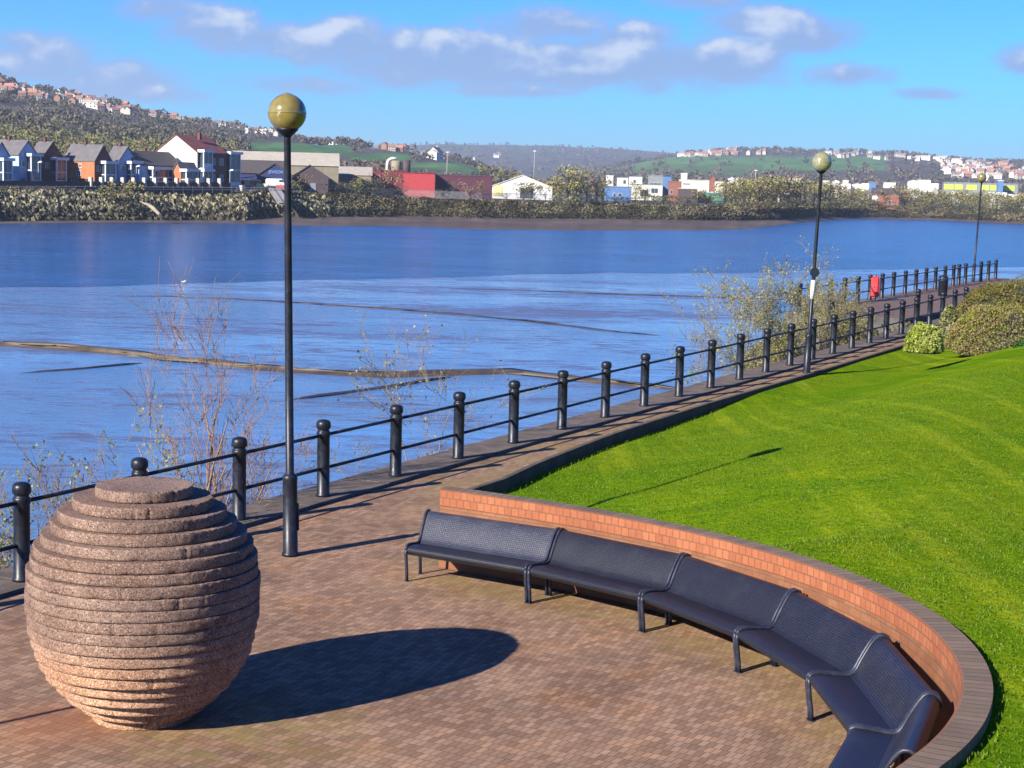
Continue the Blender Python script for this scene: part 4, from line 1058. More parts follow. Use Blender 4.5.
def gable_roof(root, x0, x1, y0, y1, ze, zr, mat, axis='y', ov=.25, th=.22, gable=None):
    """ridge along axis; plus gable infill"""
    b = MB()
    if axis == 'y':
        xm = (x0+x1)/2; A = [(x0-ov, ze-ov*(zr-ze)/((x1-x0)/2)), (xm, zr), (x1+ov, ze-ov*(zr-ze)/((x1-x0)/2))]
        Y0, Y1 = y0-ov, y1+ov
        for (xa, za), (xb, zb) in ((A[0], A[1]), (A[1], A[2])):
            n = len(b.v)
            for Y in (Y0, Y1): b.v += [(xa, Y, za), (xb, Y, zb), (xb, Y, zb+th), (xa, Y, za+th)]
            for q in ((0, 1, 2, 3), (7, 6, 5, 4), (0, 4, 5, 1), (1, 5, 6, 2), (2, 6, 7, 3), (3, 7, 4, 0)): b.face(tuple(n+i for i in q))
    else:
        ym = (y0+y1)/2; k = (zr-ze)/((y1-y0)/2); A = [(y0-ov, ze-ov*k), (ym, zr), (y1+ov, ze-ov*k)]
        X0, X1 = x0-ov, x1+ov
        for (ya, za), (yb, zb) in ((A[0], A[1]), (A[1], A[2])):
            n = len(b.v)
            for Xx in (X0, X1): b.v += [(Xx, ya, za), (Xx, yb, zb), (Xx, yb, zb+th), (Xx, ya, za+th)]
            for q in ((0, 1, 2, 3), (7, 6, 5, 4), (0, 4, 5, 1), (1, 5, 6, 2), (2, 6, 7, 3), (3, 7, 4, 0)): b.face(tuple(n+i for i in q))
    return b.build('roof', mat, root)
def gable_wall(root, x0, x1, y0, y1, z0, ze, zr, mat, axis='y', name='wall'):
    b = MB(); n = 0
    if axis == 'y':
        xm = (x0+x1)/2
        for Y in (y0, y1): b.v += [(x0, Y, z0), (x1, Y, z0), (x1, Y, ze), (xm, Y, zr), (x0, Y, ze)]
    else:
        ym = (y0+y1)/2
        for Xx in (x0, x1): b.v += [(Xx, y0, z0), (Xx, y1, z0), (Xx, y1, ze), (Xx, ym, zr), (Xx, y0, ze)]
    for q in ((0, 1, 2, 3, 4), (9, 8, 7, 6, 5), (0, 5, 6, 1), (1, 6, 7, 2), (4, 9, 5, 0), (2, 7, 8, 3), (3, 8, 9, 4)): b.face(q)
    bm = bmesh.new(); 
    o = b.build(name, mat, root); bm.from_mesh(o.data); bmesh.ops.recalc_face_normals(bm, faces=bm.faces); bm.to_mesh(o.data); bm.free(); return o
def window(root, c, w, h, n_axis, mat='frame', parts=2):
    """frame + pane; c centre on the wall, n_axis 'x' (faces +x) or 'y' (faces -y)"""
    b = MB(); t = .08
    def bx(du, dz, su, sz, off=.05):
        if n_axis == 'x': b.box((c[0]+off, c[1]+du, c[2]+dz), (.08, su, sz))
        else: b.box((c[0]+du, c[1]-off, c[2]+dz), (su, .08, sz))
    bx(0, h/2-t/2, w, t); bx(0, -h/2+t/2, w, t); bx(-w/2+t/2, 0, t, h-2*t-.004); bx(w/2-t/2, 0, t, h-2*t-.004)
    for i in range(1, parts): bx(-w/2+w*i/parts, 0, .06, h-2*t-.004)
    f = b.build('window', M_[mat], root)
    b = MB()
    if n_axis == 'x': b.box((c[0]+.02, c[1], c[2]), (.03, w-.02, h-.02))
    else: b.box((c[0], c[1]-.02, c[2]), (w-.02, .03, h-.02))
    b.build('pane', M_['glass'], f); return f
def bay(root, y, w, z0, z1, proj_=1.5, storeys=1):
    """white framed glazed bay on the river face (local +x)"""
    b = MB(); t = .16
    for yy in (y-w/2+t/2, y+w/2-t/2): b.box((proj_-t/2, yy, (z0+z1)/2), (t*1.6, t*1.6, z1-z0))
    b.box((proj_/2+.15, y, z1+.2), (proj_+.7, w+.7, .6))
    nfl = storeys
    for k in range(nfl):
        za = z0+(z1-z0)*k/nfl
        b.box((proj_/2, y, za+.12), (proj_-.02, w-.02, .2))
    for k in range(1, max(2, int(w/1.3))): b.box((proj_-t/2+.01, y-w/2+w*k/max(2, int(w/1.3)), (z0+z1)/2), (.09, .09, z1-z0-.1))
    f = b.build('bay_window', M_['frame'], root)
    b = MB(); b.box((proj_-.12, y, (z0+z1)/2), (.03, w-.2, z1-z0-.1)); b.box((proj_/2, y-w/2+.1, (z0+z1)/2), (proj_-.3, .03, z1-z0-.1)); b.build('pane', M_['glass'], f)
    b = MB(); b.box((proj_+.02, y, z0+.75), (.04, w-.35, .9)); b.build('balcony_panel', M_['frame'], f)
    return f
def solve_w(P, v, px, z):
    lo, hi = 0.0, 80.0
    s_ = 1 if proj((P[0]+v[0]*1, P[1]+v[1]*1, z))[0] > proj((P[0], P[1], z))[0] else -1
    for _ in range(50):
        m2 = (lo+hi)/2; q = proj((P[0]+v[0]*m2, P[1]+v[1]*m2, z))[0]
        if (q-px)*s_ < 0: lo = m2
        else: hi = m2
    return lo
HR = math.atan2(NNv[1], NNv[0])    # local +x towards the river, local +y along UU
def river_house(name, xl, xc, xr, y_eave, y_ridge, y_base, D, wall, roof, label, side=None, gable='river', bays=(), wins=True, depth=None, group='houses in the riverside row'):
    P = at(xc, y_base, D); z0 = P[2]
    w = solve_w(P, UU, xr, z0)                     # width along the shore
    dp = depth or min(16, solve_w(P, -NNv, xl, z0))
    ze = at(xc, y_eave, D)[2]-z0
    # ridge height judged at the middle of the river face
    mid = P[:2]+UU*w/2 if gable == 'river' else P[:2]-NNv*dp/2
    zr = at(0, 0, 1)[2]*0 + (CH - (y_ridge-hor(proj((mid[0], mid[1], z0))[0]))*mid[1]/FOC) - z0
    root = empty(name, (P[0], P[1], z0), HR, label, 'house', group)
    # local frame: origin = near corner, +x river, river face in plane x=0, extends y 0..w, x -dp..0
    if gable == 'river':
        gable_wall(root, -dp, 0, 0, w, -1, ze, zr, M_[wall], 'x'); gable_roof(root, -dp, 0, 0, w, ze, zr, M_[roof], 'x')
    else:
        gable_wall(root, -dp, 0, 0, w, -1, ze, zr, M_[wall], 'y'); gable_roof(root, -dp, 0, 0, w, ze, zr, M_[roof], 'y')
    if side:
        b = MB(); b.box((-dp/2, -.06, ze*.62), (dp-.1, .08, ze*.70)); b.build('side_wall', M_[side], root)
    for (ya, yb, zt, zb_, st) in bays:
        bay(root, w*(ya+yb)/2, w*(yb-ya), ze*zb_, ze*zt, 1.5, st)
    if wins:
        window(root, (0, w*.22, ze*.72), 1.0, 1.2, 'x'); window(root, (-dp*.5, -.1 if side else 0, ze*.55), 1.3, 1.1, 'y')
        b = MB(); b.box((.04, w*.2, 1.05), (.08, .95, 2.1)); d_o = b.build('door', M_['wallbrown'], root)
        b = MB(); b.box((.1, w*.2+.3, 1.0), (.05, .12, .05)); b.build('handle', M_['frame'], d_o)
        b = MB(); b.box((-dp*.55, w*.5, zr+.35), (.6, .5, .9)); b.box((-dp*.55, w*.5, zr+.85), (.7, .6, .1)); b.build('chimney', M_['dkred'], root)
    return root, P, w, dp, ze, zr
river_house('house', -14, 19, 37, 154, 141.5, 189, 352, 'blue', 'greyroof', 'leftmost blue gabled house with white bay on the far bank', bays=[(.42, .95, .96, .1, 2)])
river_house('house', -40, -6, 9, 155, 143, 189, 340, 'blue', 'greyroof', 'blue house cut by the left edge of the photo with a white topped bay', bays=[(.3, .9, .85, .1, 2)])
river_house('house', 30, 43, 62, 156, 143, 189, 358, 'dkred', 'greyroof', 'dark red gabled house between blue ones, left of the orange wall, far bank', bays=[(.45, .98, .90, .1, 2)])
ro, P, w, dp, ze, zr = river_house('house', 64, 95, 111, 160, 146, 190, 360, 'dkred', 'greyroof', 'house with bright orange side wall and dark red gable on the far bank', side='orange', bays=[(.35, 1.0, .9, .1, 2)])
b = MB(); b.box((-dp/2, -.12, ze-.15), (dp-.1, .1, .28)); b.build('eaves_board', M_['frame'], ro)
b = MB(); b.box((-dp/2, -.12, 1.1), (dp-1.2, .1, 2.3)); b.build('recess_shade', M_['dark'], ro)  # flat dark panel stands for the shade inside the recess
window(ro, (-dp*.62, -.17, 1.5), 2.2, 1.1, 'y'); window(ro, (-dp*.45, -.08, ze*.8), .9, .8, 'y')
river_house('house', 106, 119, 136, 160, 147.5, 190, 370, 'blue', 'greyroof', 'blue gabled house right of the orange walled house', bays=[(.42, .98, .9, .1, 2)])
ro, P, w, dp, ze, zr = river_house('house', 132, 139, 183, 165, 151.5, 190, 372, 'blue', 'brownroof', 'long low house with dark brown roof and wide white bay, far bank', gable='along', bays=[(.20, .66, .86, .15, 2)], depth=9)
river_house('house', 176, 181, 197, 170, 163, 191, 376, 'orange', 'greyroof', 'small house with white bay tucked beneath the tall white gable', gable='along', bays=[(.02, .75, .95, .1, 2)], depth=2.2, wins=False)
# tall white gable: gable faces the camera side, ridge along the shore
P = at(197, 191, 384); z0 = P[2]
w = solve_w(P, UU, 226, z0); dp = solve_w(P, -NNv, 156, z0); ze = at(197, 152.5, 384)[2]-z0
mid = P[:2]-NNv*dp/2; zr = CH-(136-hor(176))*mid[1]/FOC-z0
root = empty('house', (P[0], P[1], z0), HR, 'tall house with big bright white gable and dark red roof on the far bank', 'house', 'houses in the riverside row')
gable_wall(root, -dp, 0, .25, w, -1, ze, zr, M_['dkred'], 'y'); gable_wall(root, -dp+.01, .01, 0, .24, -1, ze, zr, M_['white'], 'y', 'gable_wall')
gable_roof(root, -dp, 0, .1, w, ze, zr, M_['redroof'], 'y', ov=.3)
bay(root, w*.22, w*.3, .5, ze*.52, 1.4, 1); bay(root, w*.22, w*.3, ze*.58, ze*1.02, 1.4, 1)
for k in range(2):
    window(root, (0.0, w*(.55+.28*k), ze*.78), 1.3, 1.5, 'x'); window(root, (0.0, w*(.55+.28*k), ze*.35), 1.3, 1.5, 'x')
b = MB(); b.box((-dp*.3, w*.5, zr+.0), (.7, .6, 1.6)); b.build('chimney', M_['dkred'], root)
P = at(224, 190, 392); root, _, w, dp, ze, zr = river_house('house', 219, 224, 236, 153, 150, 190, 394, 'blue', 'greyroof', 'narrow pale blue house end with tall white bay, right of white gable', gable='along', bays=[(.1, .95, .98, .08, 2)], depth=6, wins=False)

# garden wall, pillars, promenade rail, lamps along the far promenade
def along(px0, px1, y, D0, D1, n):
    return [at(px0+(px1-px0)*i/(n-1), y(px0+(px1-px0)*i/(n-1)), D0+(D1-D0)*i/(n-1)) for i in range(n)]
fy = lambda x: 189.5+.012*x
A = along(-60, 230, lambda x: 187.0+.006*x, 328, 380, 28)
gw = empty('garden_wall', tuple(A[0]), 0, 'long dark brown garden wall in front of the riverside houses', 'wall')
b = MB(); z0g = A[0][2]-1.2
for i in range(len(A)-1):
    p, q = A[i]-A[0], A[i+1]-A[0]; nn = np.array([NNv[0]*.12, NNv[1]*.12, 0]); h = at(0, 179, 340)[2]-A[0][2]
    hh = 1.25
    for a_, b_ in ((p+nn, q+nn), (q-nn, p-nn)):
        b.quad([(a_[0], a_[1], a_[2]-1.5), (b_[0], b_[1], b_[2]-1.0), (b_[0], b_[1], b_[2]+hh), (a_[0], a_[1], a_[2]+hh)])
    b.quad([(p[0]+nn[0], p[1]+nn[1], p[2]+hh), (q[0]+nn[0], q[1]+nn[1], q[2]+hh), (q[0]-nn[0], q[1]-nn[1], q[2]+hh), (p[0]-nn[0], p[1]-nn[1], p[2]+hh)])
b.build('brickwork', M_['wallbrown'], gw)
for i in range(0, len(A)-1):
    if i % 1 == 0 and 13 < i < 27:
        p = A[i]-A[0]; b = MB(); b.box((p[0]+NNv[0]*.1, p[1]+NNv[1]*.1, p[2]+1.2), (.9, .5, 1.9), rz=HR); b.build('pillar', M_['houseW'], gw)
A = along(-80, 300, lambda x: 190.2+.004*x, 320, 386, 40)
pr = empty('promenade_railing', tuple(A[0]), 0, 'thin pale railing along the edge of the far promenade', 'railing')
b = MB()
for hh in (1.0, .55): b.tube([tuple(p-A[0]+np.array([0, 0, hh-.25])) for p in A], .07, 5)
b.build('rail', M_['rail'], pr)
for p in A[::1]:
    q = p-A[0]; b = MB(); b.box((q[0], q[1], q[2]+.3), (.09, .09, 1.3)); b.build('upright', M_['rail'], pr)
for px, lab in ((25.5, 'leftmost pale planter box on the far promenade'), (103.5, 'pale planter box on the far promenade below the orange walled house'), (176, 'pale planter box on the far promenade below the tall white gabled house'), (242, 'pale planter box on the far promenade below the colourful containers')):
    p = at(px, 191, 340+px*.21); o = empty('planter', tuple(p), HR, lab, 'planter', 'planter boxes on the far promenade')
    b = MB(); b.box((0, 0, .55), (1.1, 1.1, 1.15)); b.box((0, 0, 1.17), (1.25, 1.25, .12)); b.build('box', M_['cream'], o)
for px, yt, lab in ((38.5, 163, 'thin pale lamp post before the dark red gabled house'), (136.5, 167, 'thin pale lamp post before the long low house'), (229.8, 171, 'thin pale lamp post before the narrow blue house')):
    D = 338+px*.21; p = at(px, 191, D); H = (191-yt)*D/FOC
    o = empty('street_lamp', tuple(p), 0, lab, 'street lamp', 'lamp posts on the far promenade')
    b = MB(); b.tube([(0, 0, 0), (0, 0, H)], [.13, .08], 8); b.build('pole', M_['rail'], o)
    b = MB(); b.tube([(-.1, 0, H), (.5, -.3, H+.15), (.9, -.5, H+.1)], [.1, .22, .18], 8); b.build('lamp_head', M_['frame'], o)

# industrial buildings -------------------------------------------------------------
def shed(name, x0, x1, y_top, y_base, D, depth, wall, roof, label, kind='flat', y_ridge=None, rz=0.0, cat='building', wins=(), doors=(), roofmat2=None, group=None):
    """front face spans px x0..x1 at range D"""
    P = at(x0, y_base, D); Q = at(x1, y_base, D); w = Q[0]-P[0]; zb = min(P[2], Q[2])
    cx = (P[0]+Q[0])/2; xm = (x0+x1)/2
    zt = CH-(y_top-hor(xm))*D/FOC
    g = zb-3.0
    root = empty(name, (cx, D, zb), -float(az_of(xm))*.85, label, cat, group); H = zt-zb
    if kind == 'flat':
        wall_box(root, 'wall', -w/2, w/2, 0, depth, -3, H, M_[wall]); wall_box(root, 'roof', -w/2-.15, w/2+.15, -.15, depth+.15, H+.002, H+.3, M_[roof])
    else:
        zr = CH-(y_ridge-hor(xm))*D/FOC-zb
        ax = 'y' if kind == 'gable' else 'x'
        gable_wall(root, -w/2, w/2, 0, depth, -3, H, zr, M_[wall], ax); gable_roof(root, -w/2, w/2, 0, depth, H, zr, M_[roof], ax, ov=.3)
    k = D/FOC
    for i, (a0, a1, b0, b1, mt) in enumerate(doors):
        xa = at(a0, b1, D)[0]-cx; xb = at(a1, b1, D)[0]-cx; za = CH-(b1-hor(xm))*k-zb; zb2 = CH-(b0-hor(xm))*k-zb
        b = MB(); b.box(((xa+xb)/2, -.08, (za+zb2)/2), (xb-xa, .12, zb2-za)); b.build('door' if mt in ('yellow', 'dark', 'frame') else 'panel', M_[mt], root)
    for (a0, a1, b0, b1) in wins:
        xa = at(a0, b1, D)[0]-cx; xb = at(a1, b1, D)[0]-cx; za = CH-(b1-hor(xm))*k-zb; zb2 = CH-(b0-hor(xm))*k-zb
        window(root, ((xa+xb)/2, 0, (za+zb2)/2), xb-xa, zb2-za, 'y', parts=max(1, int((xb-xa)/1.4)))
    return root
shed('warehouse', 232, 338, 165, 189, 445, 26, 'tan', 'pale', 'long warehouse with a pale cream pitched roof behind the dark sheds', 'ridge', 152.5)
shed('warehouse', 232, 284, 173, 189, 412, 14, 'navy', 'brownroof', 'low dark shed with long grey roof on the left of the two gabled sheds', 'ridge', 161)
s_ = shed('warehouse', 257, 292, 176, 191, 408, 24, 'navy', 'brownroof', 'navy gabled shed with a light blue sign high on its front', 'gable', 164, doors=[(262, 268, 181, 190, 'dark')])
# sign lettering read as small light marks on the gable
SGN = MB()
sg = []
tc = bpy.data.curves.new('sign_lettering', 'FONT'); tc.body = 'JEWSON'; tc.size = 1.05; tc.extrude = .04; tc.align_x = 'CENTER'
M_['signblue'] = fm('light_blue_lettering', (.25, .50, .95), .5, .05)
tc.materials.append(M_['signblue'])
to = bpy.data.objects.new('sign_tmp', tc); col.objects.link(to)
bpy.context.view_layer.update(); dg = bpy.context.evaluated_depsgraph_get()
me = bpy.data.meshes.new_from_object(to.evaluated_get(dg)); bpy.data.objects.remove(to)
lt = link('sign_lettering', me, s_, (.3, -.12, 4.2)); lt.rotation_euler = (PI/2, 0, 0); lt.scale = (.85, 1, 1)
shed('warehouse', 291, 328, 178, 194, 420, 24, 'shed', 'brownroof', 'dark brown gabled shed with grey roof right of the navy shed', 'gable', 165.5, doors=[(310, 316, 183, 193, 'grey')])
shed('warehouse', 322, 371, 175, 193, 474, 30, 'tan', 'pale', 'tan clad warehouse with a ribbed cream roof left of the red ones', 'ridge', 167)
for k in range(6):
    pass
shed('warehouse', 369, 404, 171, 195, 500, 14, 'maroon', 'maroon', 'maroon warehouse behind bare trees, left of the bright red one', 'flat')
shed('warehouse', 403, 434.5, 173.5, 193.5, 490, 24, 'red', 'maroon', 'bright red square warehouse beyond the river', 'flat')
shed('warehouse', 435, 492, 176, 197, 512, 14, 'plum', 'shed', 'long dark plum coloured warehouse right of the bright red one', 'flat')
shed('warehouse', 492, 552, 187, 198, 548, 40, 'white', 'cream', 'low white gabled warehouse with a pale yellow door', 'gable', 175.5, doors=[(493, 502.5, 185.5, 196, 'yellow'), (520, 533, 188, 198, 'dark')])
# silo and duct behind the maroon warehouse
p = at(393, 175, 530); o = empty('extraction_silo', (p[0], p[1], p[2]-1), 0, 'tan extraction silo with a curved white duct above the red warehouses', 'silo')
b = MB(); b.lathe([(.4, 0), (1.6, 2), (1.6, 5), (1.3, 5.4)], 16, (1, 0, 0)); b.build('tank', M_['tan'], o)
b = MB(); b.tube([(-1.8, 0, -1), (-1.8, 0, 4.2), (-1.5, 0, 5.4), (-.6, 0, 6.0), (1.0, 0, 6.0)], .45, 10); b.build('duct', M_['frame'], o)
b = MB(); b.lathe([(.3, 0), (1.2, 2), (1.3, 5.6)], 12, (4, .5, 0)); b.build('tank', M_['shed'], o)
# masts
for px, yt, yb, lab in ((534, 151, 180, 'tall thin mast behind the low white gabled warehouse'), (447, 152, 176, 'thin mast behind the plum coloured warehouse'), (755.5, 170, 180, 'thin mast among the distant pale works')):
    p = at(px, yb, 700); H = (yb-yt)*700/FOC; o = empty('mast', tuple(p), 0, lab, 'mast')
    b = MB(); b.tube([(0, 0, -3), (0, 0, H)], [.3, .14], 6); b.build('pole', M_['rail'], o)
    b = MB(); b.box((0, 0, H-.2), (1.2, .3, .3)); b.build('head', M_['frame'], o)
for px, lab in ((520, 'faint lattice pylon on the far ridge, left one'), (563, 'faint lattice pylon on the far ridge, right one')):
    pass
shed('office_building', 604, 631, 187, 208, 600, 14, 'bluebox', 'grey', 'blue clad works building beside the willow trees', 'flat', wins=[(613, 616, 193, 197), (618, 622, 193, 197)])
shed('works_building', 606, 613, 176.5, 188, 640, 6, 'frame', 'frame', 'small white tower on the works behind the blue building', 'flat')
shed('works_building', 617, 628, 178, 186, 800, 14, 'white', 'grey', 'white works block with dark windows, left of a twin', 'flat', wins=[(623, 626, 180, 184)])
shed('works_building', 629, 642, 177, 185, 800, 14, 'white', 'grey', 'wider white works block right of its twin', 'flat', wins=[(633, 636, 180, 183)])
shed('works_building', 630, 662, 185, 197, 700, 22, 'cream', 'grey', 'cream works building with open front below the grey block', 'flat', doors=[(640, 648, 190, 196, 'dark')], wins=[(651, 658, 188, 193)])
shed('works_building', 648, 664, 176, 188, 760, 16, 'grey', 'grey', 'plain grey block above the cream works', 'flat', wins=[(650, 661, 183, 185)])
shed('works_building', 663, 671, 176.5, 188.5, 720, 10, 'bluebox', 'navy', 'narrow bright blue block between grey and brick works', 'flat')
shed('works_building', 668, 681, 182, 199, 700, 16, 'brick', 'brick', 'orange brick works building right of the blue block', 'flat', wins=[(670, 673, 190, 194)])
shed('works_building', 679, 709, 180.5, 190, 740, 26, 'cream', 'pale', 'long cream building left of the brick tower', 'flat', wins=[(683, 690, 183.5, 185)])
shed('works_building', 678, 697, 189, 201, 680, 14, 'shed', 'pale', 'dark fronted works building under the cream one', 'flat')
shed('works_building', 681, 687, 174, 181, 770, 8, 'white', 'white', 'small white plant room on top of the cream building', 'flat')
shed('brick_tower', 709, 714.5, 179, 193, 725, 6, 'brick', 'brick', 'narrow red brick tower with pointed top between cream buildings', 'gable', 175.5, cat='tower')
shed('works_building', 714, 724, 182, 191, 740, 20, 'cream', 'pale', 'cream building right of the brick tower', 'flat')
shed('works_building', 698, 723, 192.5, 199, 690, 16, 'green', 'frame', 'low building with a curved white roof edge below the brick tower', 'flat')
shed('portable_cabin', 716, 741, 200, 207, 692, 8, 'green', 'green', 'green cabin on the bank near the point', 'flat', wins=[(722, 725, 202, 205), (728, 731, 202, 205)], doors=[(733, 737.5, 202, 206.5, 'dark')])
shed('portable_cabin', 740.5, 747.5, 201, 207, 690, 6, 'navy', 'navy', 'short dark blue container beside the green cabin', 'flat', cat='container')
# row of white units behind the trees
wl = [(728, 734, 179, 183), (736, 742, 178, 183), (772, 778, 178.5, 184), (782, 790, 179.5, 185), (792, 800, 179, 186), (823, 829, 181, 187), (832, 839, 182, 188), (840, 850, 184, 190), (843, 848, 181, 184), (851, 862, 185, 190), (862, 869, 184, 190), (884, 895, 183, 189), (908, 918, 182, 188), (918, 930, 180.5, 187), (930, 938, 184, 189)]
for i, (a0, a1, b0, b1) in enumerate(wl):
    shed('industrial_unit', a0, a1, b0, b1+4, 950+((i*37) % 60), 20, 'white', 'pale' if i % 2 else 'frame', 'small white industrial unit among others showing above the riverside trees', 'flat' if i % 3 else 'gable', b0-1.5, group='white industrial units above the riverside trees', cat='industrial unit')
shed('works_building', 869.5, 876, 183, 189, 900, 10, 'bluebox', 'bluebox', 'small bright blue unit above the riverside trees', 'flat')
s_ = shed('long_warehouse', 944, 1016, 183.5, 200, 930, 40, 'grey', 'grey', 'long grey warehouse with a row of lime green panels', 'flat')
P = s_.location
lw = [(945, 954.5), (955.5, 963.5), (967, 977), (981, 989), (990, 1002), (1003, 1013.5)]
for a0, a1 in lw:
    xa = at(a0, 187, 930)[0]-P[0]; xb = at(a1, 187, 930)[0]-P[0]; k = 930/FOC
    za = CH-(190.2-hor(980))*k-P[2]; zb2 = CH-(185.2-hor(980))*k-P[2]
    b = MB(); b.box(((xa+xb)/2, -.1, (za+zb2)/2), (xb-xa, .15, zb2-za)); b.build('panel', M_['lime'], s_)
for i, (a0, a1, b0, b1) in enumerate([(988, 1006, 193, 199), (1006, 1030, 195, 201), (952, 960, 192, 196), (962, 967, 194, 199), (998, 1003, 181, 184)]):
    shed('industrial_unit', a0, a1, b0, b1+3, 860+i*11, 20, 'bluebox' if i == 4 else 'white', 'frame', ['white flat roofed unit below the lime green panels', 'white flat roofed unit at the right edge under the long warehouse', 'small white unit under the left lime green panels', 'tiny white cabin under the middle of the long warehouse', 'bright blue unit rising behind the lime green panels'][i], 'flat', cat='industrial unit')
# old brick house on the bank
s_ = shed('house', 872, 898, 194, 212, 735, 12, 'brick', 'brownroof', 'old brick house with a hipped dark roof standing among the trees on the right bank', 'ridge', 188.5, cat='house', wins=[(876, 879, 198, 201), (888, 891, 200, 204)], doors=[(872.5, 877.5, 196, 199.5, 'frame')])
# crates, stall and van by the sheds (colourful yard)
yard = [(236, 260, 176.5, 179.5, 'frame', 'white canopy over the colourful yard', 'canopy'), (238, 246, 180.5, 184.5, 'red', 'red container stacked in the yard under the white canopy', 'container'), (247, 253, 181, 185, 'yellow', 'pale yellow container in the yard under the white canopy', 'container'),
        (253.5, 258, 180.5, 186, 'orange', 'orange container in the yard beside the bright yellow skip', 'container'), (258.5, 265.5, 183.5, 189, 'yellow', 'bright yellow skip in front of the navy shed', 'skip'), (243, 251, 185.5, 189, 'maroon', 'maroon container at the front of the yard', 'container'),
        (233, 238, 179, 184, 'orange', 'orange container at the left end of the yard', 'container'), (279, 284, 185, 189.5, 'red', 'red container beside the white van', 'container')]
for i, (a0, a1, b0, b1, mt, lab, ct) in enumerate(yard):
    D = 402-i*.8; P = at((a0+a1)/2, b1, D); w = (a1-a0)*D/FOC; h = (b1-b0)*D/FOC
    o = empty(ct, tuple(P), HR-PI/2+.5, lab, ct)
    b = MB()
    if ct == 'canopy':
        n = len(b.v); b.v += [(-w/2, -1.5, h*.35), (w/2, -1.5, h*.35), (w/2, 1.5, h), (-w/2, 1.5, h), (-w/2, -1.5, h*.35+.1), (w/2, -1.5, h*.35+.1), (w/2, 1.5, h+.1), (-w/2, 1.5, h+.1)]
        for q in ((0, 3, 2, 1), (4, 5, 6, 7), (0, 1, 5, 4), (1, 2, 6, 5), (2, 3, 7, 6), (3, 0, 4, 7)): b.face(tuple(n+j for j in q))
        b.build('cover', M_[mt], o); b = MB()
        for sx__ in (-1, -.33, .33, 1):
            b = MB(); b.box((sx__*(w/2-.2), 1.2, h*.4-1.5), (.12, .12, h+2.2)); b.build('pole', M_['rail'], o)
    else:
        b.box((0, 0, h/2), (w, 2.2, h))
        for k in range(7): b.box((-w/2+w*(k+.5)/7, -1.12, h/2), (w/16, .08, h*.86))
        b.build('shell', M_[mt], o); b = MB(); b.box((0, 0, h+.05), (w+.08, 2.28, .1)); b.build('lid', M_['frame' if i % 2 else 'dark'], o)
P = at(276, 188.5, 399); van = empty('van', tuple(P), .15, 'white van parked in front of the navy shed', 'van')
bm = bmesh.new(); bmesh.ops.create_cube(bm, size=1); bmesh.ops.scale(bm, vec=(4.8, 1.9, 1.8), verts=bm.verts)
for v in bm.verts:
    if v.co.x > 0 and v.co.z > 0: v.co.x -= .9
bmesh.ops.bevel(bm, geom=bm.edges[:], offset=.18, segments=2, affect='EDGES'); bmesh.ops.translate(bm, vec=(0, 0, 1.35), verts=bm.verts)
me = bpy.data.meshes.new('body'); bm.to_mesh(me); bm.free(); me.materials.append(M_['frame']); link('body', me, van)
b = MB(); b.box((1.15, -.96, 1.75), (.9, .04, .55)); b.build('window', M_['glass'], van)
for wx in (-1.5, 1.6):
    for wy in (-.85, .85):
        b = MB(); b.tube([(wx, wy-.12, .36), (wx, wy+.12, .36)], .36, 14); b.build('wheel', M_['dark'], van)
# slipway / gangway
P = at(274, 188, 394); Q = at(284, 203, 381); o = empty('gangway', tuple(P), 0, 'pale grey gangway sloping down the far bank below the navy shed', 'gangway')
v = np.array(Q)-np.array(P); b = MB(); sd = np.array([1.3, .5, 0])
b.quad([tuple(-sd), tuple(sd), tuple(v+sd), tuple(v-sd)]); b.quad([tuple(-sd-[0, 0, .3]), tuple(v-sd-[0, 0, .3]), tuple(v+sd-[0, 0, .3]), tuple(sd-[0, 0, .3])]); b.build('deck', M_['concrete'], o)
for s__ in (-1, 1):
    b = MB(); b.tube([tuple(sd*s__+[0, 0, 1]), tuple(v+sd*s__+[0, 0, 1])], .07, 5); b.build('rail', M_['rail'], o)
# driftwood log on the bank
P = at(146, 206, 341); Q = at(160, 217, 333); o = empty('driftwood_log', tuple(P), 0, 'long pale driftwood log lying down the far bank', 'log'); v = Q-P
b = MB(); b.tube([(0, 0, .5), tuple(v*.5+[0, 0, .7]), tuple(v+[0, 0, .4])], [.28, .42, .3], 8); b.tube([(-1.2, 0, .9), tuple(v*.25+[0, 0, .6])], [.12, .25], 6); b.build('trunk', M_['wood'], o)
# channel markers and low objects at the point
for px, yt, yb, lab in ((778.5, 196.5, 207, 'pale post on the bank near the point'), (804, 210.5, 218.5, 'short pale marker post at the end of the point')):
    P = at(px, yb, 640); H = (yb-yt)*640/FOC; o = empty('marker_post', tuple(P), 0, lab, 'post'); b = MB(); b.tube([(0, 0, -2), (0, 0, H)], .42, 8); b.build('post', M_['concrete'], o)
    b = MB(); b.lathe([(.5, 0), (.55, .2), (.1, .6)], 8, (0, 0, H)); b.build('cap', M_['concrete'], o)

# security fence along the industrial bank
A = [far_xy(x, float(shore(x)+mudw(x)+bankw(x)+4)) for x in np.arange(372, 606, 5)]
pf = empty('security_fence', tuple(A[0]), 0, 'thin pale palisade fence in front of the red and plum warehouses', 'fence')
b = MB()
for hh in (.5, 2.1): b.tube([tuple(p-A[0]+np.array([0, 0, hh])) for p in A], .06, 4)
for i in range(len(A)-1):
    for k in range(14):
        p = A[i]*(1-k/14)+A[i+1]*(k/14)-A[0]; b.box((p[0], p[1], p[2]+1.1), (.035, .03, 2.1))
b.build('palings', M_['rail'], pf)

